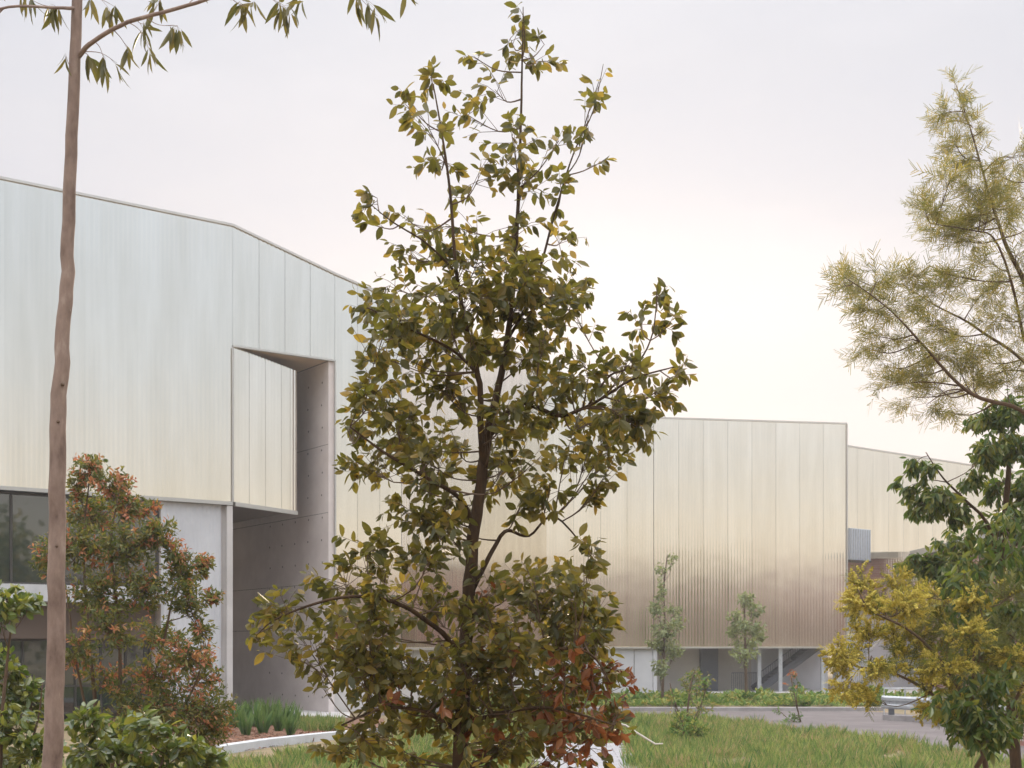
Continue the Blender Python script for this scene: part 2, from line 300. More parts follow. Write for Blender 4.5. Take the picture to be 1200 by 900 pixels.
# edge trims along the bottom of the cladding
b = MB()
def edge(b, a, c, z, n, ht=0.10, pr=0.09):
    a = Vector(a[:2]); c = Vector(c[:2]); b.prism([a + n * pr, c + n * pr, c - n * 0.05, a - n * 0.05], z - ht, z - 0.004)
edge(b, pA0, p272, SOF, A_N, 0.14); edge(b, p272 + A_U * 0.01, p392, OPEN, A_N, 0.08)
fu = (FOLD - p272).normalized(); fn = Vector((fu.y, -fu.x)); b.prism([p272 + fu * .1 + fn * .09, FOLD + fn * .09, FOLD - fn * .05, p272 + fu * .1 - fn * .05], [SOF - .16, FZ0 - .16, FZ0 - .16, SOF - .16], [SOF - .004, FZ0 - .004, FZ0 - .004, SOF - .004])
edge(b, p392, Q1, BOT, A_N); edge(b, Q1, Q2, BOT - .003, nB); edge(b, Q2, C_S, BOT - .006, nC); edge(b, C_S, C_E, BOT, nC); edge(b, D_S, D_E, 5.0, nD)
# vertical corner trims
for p, z0, z1, n in ((p272, SOF, OPEN - .1, A_N), (p392, BOT, OPEN, A_N), (C_E, BOT, ZC1, nC)):
    q = Vector(p[:2]) + n * 0.09; b.prism([q + Vector((-.03, -.03)), q + Vector((.03, -.03)), q + Vector((.03, .03)), q + Vector((-.03, .03))], z0, z1 - .03)
b.build('edge_trim', M['trim'], bld)
# backing volumes
b = MB(); i = 0.02
def vol(b, a, c, n, dd, z0, za, zb=None, off=0.02):
    zb = za if zb is None else zb; a = Vector(a[:2]); c = Vector(c[:2])
    b.prism([a - n * off, c - n * off, c - n * dd, a - n * dd], z0, [za, zb, zb, za])
vol(b, pA0, p272, A_N, 30, SOF, ROOF_A - 0.04)
vol(b, p272, p392, A_N, 30, OPEN, ROOF_A - 0.04, Z392 - 0.04)
b.prism([p392 - A_N * .02, Q1 - A_N * .02 , Q1 - A_N * 12, p392 - A_N * 12], BOT, [Z392 - .04, ZQ1 - .04, ZQ1 - .04, Z392 - .04])
b.prism([Q1 - nB * .02, Q2 - nB * .02, Q2 - nB * 2.5, Q1 - nB * 2.5], BOT + .01, [ZQ1 - .05, ZQ2 - .05, ZQ2 - .05, ZQ1 - .05])
b.prism([Q2 - nC * .02, C_S - nC * .02, C_S - nC * 12, Q2 - nC * 12], BOT + .02, [ZQ2 - .06, ZB - .06, ZB - .06, ZQ2 - .06])
vol(b, C_S, C_E, nC, 9, BOT, ZC0 - .04, ZC1 - .04)
vol(b, D_S, D_E, nD, 22, 5.0, ZD - 0.04)
b.build('roof_volume', M['body'], bld)
cl = MB(); corr(cl, None, C_E, C_E - nC * 9, BOT, ZC1, ZC1, panel=1.4); cl.build('side_cladding', M['clad'], bld, smooth=True)
# volume behind the folded panel, and the brown soffits
b = MB(); b.prism([p272 + Vector((0.02, 0.05)) - fn * 0.02, FOLD - fn * 0.03, FOLD - A_N * 8, p272 - A_N * 10], [SOF, FZ0, FZ0, SOF], [OPEN - 0.1, FZ1, FZ1, OPEN - .1]); b.build('entry_soffit_volume', M['brown'], bld)
b = MB(); b.prism([p272 - A_N * .1, p385 - A_N * .1, p385 - A_N * 13, p272 - A_N * 13], OPEN - 0.06, OPEN - 0.003); b.build('recess_ceiling', mat('warm_metal_soffit', (0.62, 0.47, 0.32), 0.5, 0.2), bld)
# concrete blade wall of the recess with tie holes and pour joints
WU = -A_N
b = MB(); b.prism([p385, p392 + A_U * 0.0, p392 + WU * 14, p385 + WU * 14], 0, OPEN - 0.09); b.build('concrete_blade_wall', M['conc'], bld)
h = MB()
wn = Vector((-A_U.x, -A_U.y))
for col in range(5):
    s = 0.55 + col * 1.25
    for r in range(15):
        z = 0.6 + r * 0.93
        c = p385 + WU * (s + (0.06 if r % 2 else 0)); c3 = Vector((c.x, c.y, z)) + Vector((wn.x, wn.y, 0)) * 0.004
        u3 = Vector((WU.x, WU.y, 0)); V = [c3 + (u3 * math.cos(t) + Vector((0, 0, 1)) * math.sin(t)) * 0.045 for t in [k * math.pi / 4 for k in range(8)]]
        h.add(V, [tuple(range(8))])
for z in (3.4, 5.3, 8.2, 11.0): h.add([Vector((*(p385 + WU * s), zz)) + Vector((wn.x, wn.y, 0)) * 0.003 for s, zz in ((0.02, z), (12, z), (12, z + .018), (0.02, z + .018))], [(0, 1, 2, 3)])
h.build('tie_holes_and_joints', M['hole'], bld)
b = MB(); b.prism([p272 - A_N * 12.5, p385 - A_N * 12.5, p385 - A_N * 13, p272 - A_N * 13], 0, OPEN - 0.1); b.build('recess_back_wall', M['conc'], bld)
# left lower storeys
b = MB(); b.prism([p262 - A_N * 0.25, p272 - A_N * 0.02, p272 - A_N * 9, p262 - A_N * 9], 0, SOF - 0.15)
b.wall(p262 + A_U * .12 + A_N * .06, p272 + A_N * 0.06, 0.2, 0, SOF - 0.16); b.build('entry_column', M['palec'], bld)
cl = MB(); corr(cl, None, p190 - A_N * 0.15, p262 - A_N * 0.15 - A_U * .05, 0.05, SOF - .15, SOF - .15, period=0.2, dep=0.02); cl.build('lower_ribbed_wall', M['pale'], bld)
b = MB(); b.prism([p190 - A_N * .2, p262 - A_N * .2, p262 - A_N * 9, p190 - A_N * 9], 0, SOF - .15); b.build('lower_wall_backing', M['conc'], bld)
gz0 = 4.95
def window_band(a, c, z0, z1, inset, cols, tr=None):
    g = MB(); a2 = a - A_N * inset; c2 = c - A_N * inset; g.wall(a2, c2, 0.03, z0, z1)
    f = MB()
    for k in range(cols + 1):
        p = a2.lerp(c2, k / cols); q = p + A_N * 0.03; f.bar((q.x, q.y, z0), (q.x, q.y, z1), 0.06, 0.09)
    for z in [z0 + .04, z1 - .04] + (tr or []):
        f.bar((*(a2 + A_N * .035), z), (*(c2 + A_N * .035), z), 0.08, 0.07)
    w_ = g.build('window_band', M['glass'], bld); f.build('window_frame', M['frame'], w_)
window_band(A(-330), A(188), gz0, SOF - 0.16, 0.35, 8)
window_band(A(-330), A(188), 0.2, 3.0, 1.1, 15, [1.25])
b = MB(); b.wall(A(-330) + A_N * 0.25, A(188) + A_N * .25, 1.6, 4.33, 4.93); b.build('floor_slab_edge', M['white_kerb'], bld)
b = MB(); b.wall(A(-330) - A_N * .6, A(188) - A_N * .6, 0.4, 3.0, 4.32); b.build('brown_spandrel', M['brown'], bld)
b = MB(); b.wall(A(-330) - A_N * 1.4, A(188) - A_N * 1.4, 6, 0, 4.3)
b.wall(A(-330) - A_N * 5, A(188) - A_N * 5, 1, 4.95, 8.2); b.build('dark_interior', M['frame'], bld)
# base walls under long facade and gallery
S0 = Vector(((772 - HX) / F * 74.0, 74.0)); S0 = C_S.lerp(C_E, 0.03)
b = MB(); b.prism([p392 - A_N * .2, Q1 - A_N * .2, Q1 - A_N * 1, p392 - A_N * 1], 0, BOT - .11); b.prism([Q1 - nB * .25, Q2 - nB * .25, Q2 - nB * 1, Q1 - nB * 1], 0, BOT - .12); b.build('long_base_wall', M['palec'], bld)
b = MB(); b.prism([Q2 - nC * .15, C_S - nC * .15, C_S - nC * .5, Q2 - nC * .5], 0, BOT - .12); b.prism([C_S.lerp(C_E, 0.001) - nC * 0.1, C_S.lerp(C_E, .02) - nC * .1, C_S.lerp(C_E, .02) - nC * 8, C_S - nC * 8], 0, BOT - .11)
for px in (702, 744, 775):
    pass
b.build('pale_base_wall', M['pale'], bld)
UC = lambda s, q: C_S.lerp(C_E, s) - nC * q
b = MB(); b.wall(UC(0.03, 2.6), UC(0.31, 2.6), 0.3, 0, BOT - .02); b.build('undercroft_wall', M['beige'], bld)
b = MB(); b.wall(UC(0.31, 2.3), UC(0.40, 2.3), 0.3, 0, BOT - .02); b.build('service_door', M['slate'], bld)
b = MB(); b.wall(UC(0.40, 3.0), UC(0.60, 3.0), 0.3, 0, BOT - .02); b.build('undercroft_wall', M['beige'], bld)
b = MB(); b.wall(UC(0.60, 3.0), UC(1.02, 3.0), 0.3, 0, BOT - .02); b.build('rear_pale_wall', M['pale'], bld)
for s in (0.57, 0.66, 0.885, 0.965):
    p = UC(s, 0.3 if s != 0.57 else 0.9); b = MB(); r = 0.11
    b.prism([(p.x - r, p.y - r), (p.x + r, p.y - r), (p.x + r, p.y + r), (p.x - r, p.y + r)], 0, BOT - .02); b.build('column', M['steel'], bld)
# stair under the gallery
a = UC(0.90, 1.3); c = UC(0.59, 1.3); st = MB(); A3 = Vector((a.x, a.y, BOT)); C3 = Vector((c.x, c.y, 0.1)); bk = Vector((-nC.x, -nC.y, 0)) * 1.2
st.bar(A3, C3, 0.06, 0.42); st.bar(A3 + bk, C3 + bk, 0.06, 0.42)
for k in range(15):
    q = A3.lerp(C3, (k + .5) / 15) + bk / 2; st.bar(q - bk / 2, q + bk / 2, 0.28, 0.05)
stair = st.build('staircase', M['slate'], bld); stair['label'] = 'steel stair rising under the gallery'
rl = MB()
for k in range(26):
    q = A3.lerp(C3, (k + .5) / 26) - bk * .02; rl.bar(q, q + Vector((0, 0, 1.05)), 0.025, 0.025) if q.z + 1.05 < BOT else rl.bar(q, Vector((q.x, q.y, BOT - .03)), 0.025, 0.025)
q0 = A3.lerp(C3, .4) + Vector((0, 0, 1.05)) - bk * .02; rl.bar(A3 + Vector((0, 0, -.05)) - bk * .02, C3 - bk * .02, .05, .05); rl.bar(q0, C3 + Vector((0, 0, 1.05)) - bk * .02, 0.05, 0.05)
rl.build('stair_railing', M['slate'], stair); rl = MB()
rl.bar(Vector((C3.x - .1, C3.y, 1.1)) - bk * .02, Vector((C3.x - .15 - 13 * .12, C3.y, 1.1)) - bk * .02, .04, .04)
for k in range(14):
    q = C3 + Vector((-0.15 - k * .12, 0, 0)) - bk * .02; rl.bar(Vector((q.x, q.y, 0)), Vector((q.x, q.y, 1.1)), 0.025, 0.025)
rl.build('landing_railing', M['slate'], stair)
# downpipe / lower rear wall below wing D
b = MB(); b.wall(D_S - nD * .3, D_E - nD * .3, 0.3, 0, 4.9); b.build('rear_wing_base_wall', M['pale'], bld)
b = MB()
for k in range(12):
    q = D_S + D_U * (0.5 + k * 0.22) - nD * .28; b.bar((q.x, q.y, 0.1), (q.x, q.y, 4.88), 0.05, 0.05)
b.build('vertical_screen', M['louvre'], bld)
# louvred hood
q0 = D_S + D_U * 0.45; q1 = D_S + D_U * 2.55; hz0 = zat(656, 78.8); hz1 = zat(619, 78.8)
b = MB(); b.prism([q0 + nD * 0.1, q1 + nD * .1, q1 + nD * .35, q0 + nD * .35], hz0, hz1); lv = b.build('louvred_vent', M['louvre'], bld)
b = MB()
for k in range(9):
    q = q0.lerp(q1, (k + .5) / 9) + nD * .37; b.bar((q.x, q.y, hz0 + .05), (q.x, q.y, hz1 - .05), 0.06, 0.05)
b.build('vertical_slats', M['steel'], lv)
b = MB(); b.prism([q0 + nD * 0.1, q1 + nD * .1, q1 + nD * .42, q0 + nD * .42], hz0 - .1, hz0 - .002); b.build('dark_sill', M['frame'], lv)
# panel joints on pale base
b = MB()
for px in (702, 744):
    p = onC(px) - nC * .14; b = MB(); b.bar((p.x, p.y, 0.02), (p.x, p.y, BOT - .2), .03, .03); b.build('wall_joint', M['seam'], bld)
# front pale base continues left under long facade (flush with gallery)
bb = MB(); e0 = Vector((4.6, 73.35)); 
# ------------------------------------------------------------------ brick building at the right
bx = empty('brick_building', (29, 70, 0), 'red brick building with pale roof edge behind the right hand trees', 'building')
b = MB(); b.prism([(26.1, 70), (45, 73), (45, 85), (26.1, 82)], 0, 8.4); b.build('wall', M['brick'], bx)
b = MB(); b.prism([(25.6, 69.4), (45.4, 72.4), (45.4, 85.4), (25.6, 82.4)], [8.42, 9.6, 9.6, 8.42], [8.8, 9.98, 9.98, 8.8]); b.build('roof', M['trim'], bx)
for k in range(3):
    b = MB(); x0 = 27.6 + k * 3.2; y0 = 70 + (x0 - 26.1) * 3 / 18.9 - .03; b.wall((x0, y0), (x0 + 1.5, y0 + .238), .05, 4.6, 6.4); wdo = b.build('window', M['glass'], bx)
    b = MB(); b.wall((x0 - .08, y0 - .05), (x0 + 1.58, y0 + .214), .1, 4.5, 4.6); b.build('sill', M['trim'], wdo)
# low brick planter wall at far right
pw = empty('brick_wall', (G(1225, 880).x, G(1225, 880).y, 0), 'low red brick wall beside the road at the right edge', 'wall')
b = MB(); b.wall(G(1172, 871), G(1420, 905), .3, 0, 0.9); b.build('brickwork', M['brick'], pw)
b = MB(); b.wall(G(1171.5, 871.2), G(1420, 905.2), .34, 0.902, 0.98); b.build('coping', M['kerb'], pw)
# ------------------------------------------------------------------ guard rail
g0 = G(1038, 843); gr = empty('guard_rail', (g0.x, g0.y, 0), 'galvanised guard rail on short posts behind the road kerb', 'guard rail')
gp = [G(1036, 843.5), G(1072, 846), G(1112, 850.5), G(1160, 857), G(1250, 870)]
b = MB()
prof = [(0, .42), (.06, .48), (.06, .56), (0, .62), (0, .68), (.06, .74), (.06, .84), (0, .90)]
V = []; Fc = []
for i_, p in enumerate(gp):
    q = gp[min(i_ + 1, len(gp) - 1)] - gp[max(i_ - 1, 0)]; n = Vector((q.y, -q.x, 0)).normalized()
    for o, z in prof: V.append(Vector((p.x, p.y, z)) + n * (o + .1))
    for o, z in prof[::-1]: V.append(Vector((p.x, p.y, z)) + n * (o + .06))
m_ = 2 * len(prof)
for i_ in range(len(gp) - 1):
    for k in range(m_): k2 = (k + 1) % m_; Fc.append((i_ * m_ + k, (i_ + 1) * m_ + k, (i_ + 1) * m_ + k2, i_ * m_ + k2))
Fc.append(tuple(range(m_))); Fc.append(tuple(range((len(gp) - 1) * m_, len(gp) * m_))[::-1])
b.add(V, Fc); b.build('rail', M['steel'], gr)
for p in [gp[0].lerp(gp[1], .25), gp[1].lerp(gp[2], .6), gp[2].lerp(gp[3], .8), gp[3].lerp(gp[4], .6)]:
    b = MB(); b.prism([(p.x - .09, p.y - .06), (p.x + .09, p.y - .06), (p.x + .09, p.y + .1), (p.x - .09, p.y + .1)], 0, .82); b.build('post', M['slate'], gr)
# handrail frame behind (thin pale rails)
hr = empty('handrail', (G(1042, 838).x, G(1042, 838).y, 0), 'thin pale tubular handrail standing behind the guard rail end', 'handrail')
b = MB(); ha = G(1036, 838); hb = G(1110, 838)
for z in (1.05, 0.7): b.tube([ha + Vector((0, 0, z)), hb + Vector((0, 0, z))], [.025, .025], 6)
b.build('rail', M['steel'], hr)
for k in range(4):
    q = ha.lerp(hb, k / 3); b = MB(); b.tube([q, q + Vector((0, 0, 1.04))], [.025, .025], 6); b.build('post', M['steel'], hr)

# ------------------------------------------------------------------ foliage machinery
def leaf_template(wd=0.45, fold=0.07, droop=0.12):
    rows = [(0.0, 0), (0.22, .72), (0.5, 1.0), (0.78, .66), (1.0, 0)]
    V = []; idx = []
    for x, ww in rows:
        z = -droop * x * x
        if ww == 0: idx.append((len(V),)); V.append((x, 0, z))
        else:
            h = wd / 2 * ww; idx.append((len(V), len(V) + 1, len(V) + 2)); V += [(x, -h, z + fold * ww), (x, 0, z), (x, h, z + fold * ww)]
    Fc = []
    for a, c in zip(idx[:-1], idx[1:]):
        if len(a) == 1: Fc += [(a[0], c[0], c[1]), (a[0], c[1], c[2])]
        elif len(c) == 1: Fc += [(a[0], c[0], a[1]), (a[1], c[0], a[2])]
        else: Fc += [(a[0], c[0], c[1], a[1]), (a[1], c[1], c[2], a[2])]
    return np.array(V), Fc
def frond_template(pairs=6, wd=0.055, ln=0.30):
    r = random.Random(11); V = [(0, -.012, 0), (1, -.004, -.1), (1, .004, -.1), (0, .012, 0)]; Fc = [(0, 1, 2, 3)]
    for i in range(pairs):
        for s in (-1, 1):
            x = 0.1 + 0.85 * (i + r.uniform(-.4, .4)) / (pairs - 1); x = max(0.03, min(.97, x)); l_ = ln * r.uniform(.45, 1.15)
            n = len(V); fx = r.uniform(.7, 1.8) * l_; z = -.1 * x * x; zz = r.uniform(-.4, .4) * l_
            V += [(x - wd / 2, 0, z), (x + wd / 2, 0, z), (x + fx + wd / 3, s * l_, z + zz), (x + fx - wd / 3, s * l_, z + zz)]; Fc.append((n, n + 1, n + 2, n + 3))
    return np.array(V), Fc
def bloom_template(n=26):
    V = []; Fc = []; r = random.Random(3)
    for i in range(n):
        x = r.random(); rr = 0.16 * (1 - .5 * x); th = r.random() * 6.28; y = rr * math.cos(th) * r.random(); z = rr * math.sin(th) * r.random() - .1 * x
        s = .075; k = len(V)
        V += [(x + s, y, z), (x - s / 2, y + s * .87, z), (x - s / 2, y - s * .87, z), (x, y, z + s * 1.3), (x, y, z - s * 1.3)]
        Fc += [(k, k + 1, k + 3), (k + 1, k + 2, k + 3), (k + 2, k, k + 3), (k + 1, k, k + 4), (k + 2, k + 1, k + 4), (k, k + 2, k + 4)]
    return np.array(V), Fc
T_OVAL = leaf_template(0.5, .06, .1); T_LONG = leaf_template(0.20, 0.03, 0.2); T_MID = leaf_template(0.36); T_FROND = frond_template(); T_BLOOM = bloom_template()
def blade_template():
    return np.array([(0, -.035, 0), (0, .035, 0), (.55, .03, .02), (.55, -.03, .02), (1, 0, -.1)]), [(0, 1, 2, 3), (3, 2, 4)]
T_BLADE = blade_template()
def scatter(name, leaves, mats, parent, template, smooth=False):
    """leaves: (pos, dir, up, size, mat, template override)"""
    if not leaves: return None
    groups = {}
    for l_ in leaves: groups.setdefault(l_[5] if len(l_) > 5 and l_[5] is not None else 0, []).append(l_)
    allV = []; allF = []; mi = []; off = 0
    for k, ls in groups.items():
        TV, TF = template if k == 0 else {'bloom': T_BLOOM, 'frond': T_FROND, 'long': T_LONG}[k]
        pos = np.array([tuple(l_[0]) for l_ in ls]); x = np.array([tuple(l_[1]) for l_ in ls]); z = np.array([tuple(l_[2]) for l_ in ls])
        s = np.array([l_[3] for l_ in ls])
        x /= np.linalg.norm(x, axis=1, keepdims=True) + 1e-9; y = np.cross(z, x); y /= np.linalg.norm(y, axis=1, keepdims=True) + 1e-9; z = np.cross(x, y)
        Vt = (TV[None, :, 0:1] * x[:, None] + TV[None, :, 1:2] * y[:, None] + TV[None, :, 2:3] * z[:, None]) * s[:, None, None] + pos[:, None]
        nv = TV.shape[0]
        allV.append(Vt.reshape(-1, 3))
        for i_, l_ in enumerate(ls):
            o = off + i_ * nv
            for f in TF: allF.append(tuple(q + o for q in f)); mi.append(l_[4])
        off += nv * len(ls)
    return mesh_obj(name, np.concatenate(allV), allF, mats, parent, mi, smooth)
def rv(s=1.0): return Vector((random.gauss(0, s), random.gauss(0, s), random.gauss(0, s)))
def smooth_line(pts, rad, sub=4):
    out = []; ro = []
    n = len(pts)
    for i in range(n - 1):
        p0 = pts[max(i - 1, 0)]; p1 = pts[i]; p2 = pts[i + 1]; p3 = pts[min(i + 2, n - 1)]
        for k in range(sub):
            t = k / sub; out.append(0.5 * ((2 * p1) + (p2 - p0) * t + (2 * p0 - 5 * p1 + 4 * p2 - p3) * t * t + (3 * p1 - p0 - 3 * p2 + p3) * t ** 3)); ro.append(rad[i] * (1 - t) + rad[i + 1] * t)
    out.append(pts[-1]); ro.append(rad[-1]); return out, ro

def make_tree(name, label, cat, d, lines, clusters, leaf, mats, barkm, template=T_OVAL, droop=0.3, lpt=7, redf=None, nmul=1.0, rmul=1.0, topthin=1.0, wmul=1.0, ryx=1.0,
              group=None, twig_r=0.0022, limb_r=0.008, depth=0.9, side=8, crown='crown', outward=0.6, base=None, upb=0.3, twigm=None, bloomf=None, spread=1.0, sizevar=0.3, climb=30):
    """lines: main stems as lists of (px,py,dz,width_px); clusters: (px,py,rx,ry,n[,red fraction])"""
    sc = d / F
    b0 = lines[0][0]
    gz = 0.0
    root = P(b0[0], b0[1], d + b0[2]); root.z = 0
    t = empty(name, root, label, cat, group)
    tb = MB(); samples = []
    for li, ln in enumerate(lines):
        pts = [P(q[0], q[1], d + q[2]) for q in ln]
        if li == 0: pts[0].z = -0.05
        rad = [q[3] * sc / 2 * wmul for q in ln]
        sp, sr = smooth_line(pts, rad, 5)
        if side >= 8:
            sp = [p + rv(.15) * r * .5 for p, r in zip(sp, sr)]
        tb.tube(sp, sr, side if rad[0] > .012 else 5)
        for p, r in zip(sp, sr): samples.append((p, r))
    leaves = []; tw = MB()
    SP = np.array([tuple(p) for p, r in samples])
    for c in clusters:
        cx, cy, rx, ry, n = c[:5]; rx *= rmul; ry *= rmul * ryx; n = max(1, round(n * nmul * (topthin if cy < 290 else 1))); rf = c[5] if len(c) > 5 else 0.0
        dz = random.uniform(-1, 1) * depth * min(1.0, (rx + 30) / 70) * 0.55 if len(c) < 7 else c[6]
        C3 = P(cx, cy, d + dz); R = Vector((rx * sc, (rx + ry) / 2 * sc * spread, ry * sc))
        dv = SP - np.array(C3); dist = np.linalg.norm(dv, axis=1)
        cost = dist + np.maximum(0, dv[:, 2] + climb * sc * min(1, 1)) * 1.6
        k = int(np.argmin(cost)); st, sr = samples[k]; nclu = 0
        # limb from stem to cluster with a gentle sag/arch
        mid = st.lerp(C3, 0.5) + Vector((0, 0, (C3 - st).length * (-0.10 if C3.z > st.z else 0.12))) + rv(.03) * (C3 - st).length
        lp, lr = smooth_line([st, mid, C3], [min(sr * .8, limb_r * 1.3), limb_r * .75, limb_r * .35], 4)
        tw.tube(lp, lr, 5)
        for j in range(int(n)):
            while True:
                e = Vector((random.uniform(-1, 1), random.uniform(-1, 1), random.uniform(-1, 1)))
                if e.length < 1: break
            E = C3 + Vector((e.x * R.x, e.y * R.y, e.z * R.z))
            sp_ = lp[random.randint(len(lp) // 2, len(lp) - 1)]
            vec = E - sp_
            tl = vec.length
            mid = sp_.lerp(E, .55) + Vector((0, 0, tl * .12 * random.uniform(-.3, 1)))
            tw.tube([sp_, mid, E], [twig_r, twig_r * .8, twig_r * .4], 3, cap=False)
            ax = (E - mid).normalized() if (E - mid).length > 1e-5 else Vector((0, 0, 1))
            isred = random.random() < rf * (1.0 if bloomf is None else .42)
            lpn = max(3, int(random.gauss(lpt, lpt * .25)))
            for q in range(lpn):
                u = 1 - (q / lpn) ** 1.2 * 0.8 * random.uniform(.7, 1.2); u = max(.1, min(1, u))
                pos = sp_.lerp(mid, u * 2) if u < .5 else mid.lerp(E, u * 2 - 1)
                pp = ax.cross(rv()).normalized()
                dr = (ax * outward + pp * 0.9 + Vector((0, 0, -droop)) * random.uniform(.5, 1.5) + rv(.18)).normalized()
                up_ = (Vector((0, 0, 1)) * upb + rv(.5)).normalized()
                s = leaf * random.uniform(1 - sizevar, 1 + sizevar) * (0.75 if u > .93 else 1)
                mi = 0
                if len(mats) > 1 and (isred or (redf and random.random() < redf)): mi = 1
                tk = None
                if bloomf and len(c) > 5 and random.random() < rf * bloomf: tk = 'bloom'; mi = len(mats) - 1
                leaves.append((pos + dr * leaf * .04, dr, up_, s, mi, tk))
    nf = len(tb.F); tb.add(tw.V, tw.F)
    mesh_obj('trunk', tb.V, tb.F, [barkm, twigm or M['twig']], t, [0] * nf + [1] * len(tw.F), smooth=True)
    scatter(crown, leaves, mats, t, template)
    return t

# ---- main tree -----------------------------------------------------
GY = lambda d: HY + F * CH / d
main_lines = [
 [(535, GY(7.5), 0, 27), (537, 1100, 0, 24), (539, 900, 0, 21), (543, 800, 0, 20), (549, 700, 0, 18), (556, 620, 0, 17), (566, 550, .02, 15), (574, 500, .03, 12), (585, 450, .05, 10), (594, 400, .05, 8.5), (602, 330, .05, 7), (607, 240, .05, 5), (610, 150, .02, 3.6), (612, 70, 0, 2.4), (613, 8, 0, 1.2)],
 [(567, 548, .02, 11), (563, 500, -.08, 9), (562, 450, -.12, 8), (550, 400, -.15, 6.5), (535, 320, -.2, 5), (529, 240, -.22, 4), (520, 170, -.22, 3), (508, 100, -.22, 1.5)],
 [(570, 515, 0.02, 8), (590, 490, .0, 7.5), (612, 472, -.1, 7), (635, 480, -.15, 6), (660, 487, -.2, 5), (700, 470, -.2, 4), (740, 445, -.22, 3), (790, 430, -.25, 1.5)],
 [(690, 474, -.2, 3), (715, 440, -.2, 3), (745, 428, -.18, 2.6), (765, 390, -.15, 2), (770, 335, -.15, 1)],
 [(594, 400, .05, 5), (625, 340, .1, 4), (650, 250, .15, 3), (672, 180, .18, 2.2), (695, 130, .18, 1.6), (707, 75, .18, .8)],
 [(556, 620, 0, 8), (540, 585, -.1, 6.5), (500, 560, -.3, 5), (450, 530, -.4, 3.5), (410, 500, -.45, 2)],
 [(549, 700, 0, 8), (580, 640, .1, 6), (595, 622, .1, 5), (620, 628, .15, 3.5), (650, 605, .15, 3), (695, 655, .15, 1.6)],
 [(545, 770, 0, 9), (510, 735, -.15, 7), (460, 705, -.3, 5.5), (400, 700, -.4, 4), (330, 722, -.5, 2.5), (300, 745, -.5, 1.2)],
 [(545, 780, 0, 8), (590, 762, -.2, 6), (640, 760, -.3, 5), (690, 765, -.35, 3), (715, 800, -.35, 2)],
 [(540, 860, 0, 7), (500, 835, -.2, 5), (450, 830, -.35, 4), (400, 850, -.45, 2)],
 [(541, 850, 0, 7), (590, 835, -.25, 5), (650, 830, -.35, 4), (720, 850, -.4, 2)],
 [(562, 440, -.12, 5), (530, 410, -.25, 4), (480, 385, -.35, 3), (430, 360, -.4, 1.5)],
 [(535, 320, -.2, 3.5), (500, 285, -.28, 3), (460, 260, -.32, 2), (435, 240, -.35, 1)],
]
main_clusters = [(613,12,8,10,2),(598,45,18,14,4),(626,72,28,22,7),(638,52,10,12,2),(505,90,18,14,5),(555,66,16,10,3),(478,122,18,12,4),(580,105,32,22,6),(500,145,32,18,7),(548,135,26,18,6),
 (703,92,10,18,3),(690,135,22,20,5),(655,165,22,18,5),(708,188,12,12,2),(600,160,28,28,11),(520,190,32,18,9),(560,212,34,24,9),(615,212,34,24,12),(658,225,22,18,5),
 (442,232,18,16,4),(432,262,16,12,3),(480,260,32,16,8),(530,265,34,20,9),(600,265,38,28,14),(662,278,26,22,6),(684,330,18,18,4),(560,305,50,24,18),(478,300,30,16,6),(620,320,44,24,18),
 (430,355,22,12,5),(468,368,32,18,9),(545,350,45,24,20),(610,360,48,24,22),(668,362,24,22,8),(448,398,32,18,9),(508,398,38,20,15),(560,400,40,20,18),(620,412,38,18,12),
 (770,345,18,14,4),(786,378,12,16,3),(752,380,18,18,4),(800,430,12,14,4),(735,428,32,14,7),(690,440,26,18,7),(772,458,22,20,9),
 (440,460,32,24,14),(408,502,20,20,7),(470,490,38,28,18),(520,458,38,28,16),(600,478,38,24,14),(650,462,38,24,14),(700,488,42,24,19),(745,500,22,18,9),
 (425,542,30,22,12),(500,540,38,28,19),(590,548,32,26,12),(690,528,40,22,12),(645,572,34,20,9),(700,572,20,16,5),(480,598,34,20,11),(520,615,26,18,7),(610,592,24,18,5),
 (430,640,34,18,10),(500,655,32,22,10),(690,645,16,20,6),(625,675,34,18,8),(660,698,36,22,12),(405,685,38,20,12),(340,712,34,16,10),(308,738,16,12,4),(360,757,42,20,14),
 (430,728,46,24,20),(500,708,42,24,17),(560,718,34,22,12,.05),(420,778,42,24,15),(482,778,42,28,20),(378,806,10,14,2),(540,778,42,28,20,.05),(600,758,42,28,20,.05),(660,750,38,24,17),(705,740,16,20,6),
 (700,785,30,22,13,.3),(640,808,42,26,18,.3),(570,828,46,26,20,.08),(500,832,42,24,18),(430,848,36,18,13),(398,876,24,12,8),(722,835,18,26,9,.55),(672,856,36,22,13,.6),(605,868,42,18,10,.25),(470,885,30,12,6),(540,880,34,20,7),(510,960,60,30,10),(600,950,60,30,8,.4)]
CR = [(200, 500, 690), (300, 455, 690), (350, 440, 690), (400, 440, 700), (450, 440, 760), (500, 415, 750), (550, 425, 715), (600, 450, 690), (650, 430, 690), (700, 400, 700), (750, 370, 715), (800, 400, 730), (850, 410, 730), (890, 440, 690)]
rr_ = random.Random(5)
for q_ in range(125):
    y = rr_.uniform(330, 885) if q_ < 80 else rr_.uniform(690, 885)
    k = max(i for i in range(len(CR) - 1) if CR[i][0] <= y); f = (y - CR[k][0]) / (CR[k + 1][0] - CR[k][0])
    l_ = CR[k][1] * (1 - f) + CR[k + 1][1] * f; r_ = CR[k][2] * (1 - f) + CR[k + 1][2] * f; x = rr_.uniform(l_, r_)
    if 562 < x < 660 and 590 < y < 665: continue
    if 650 < x < 720 and 560 < y < 640: continue
    main_clusters.append((x, y, 30, 22, 4, .5 if x > 640 and y > 780 else (.06 if y > 700 else 0)))
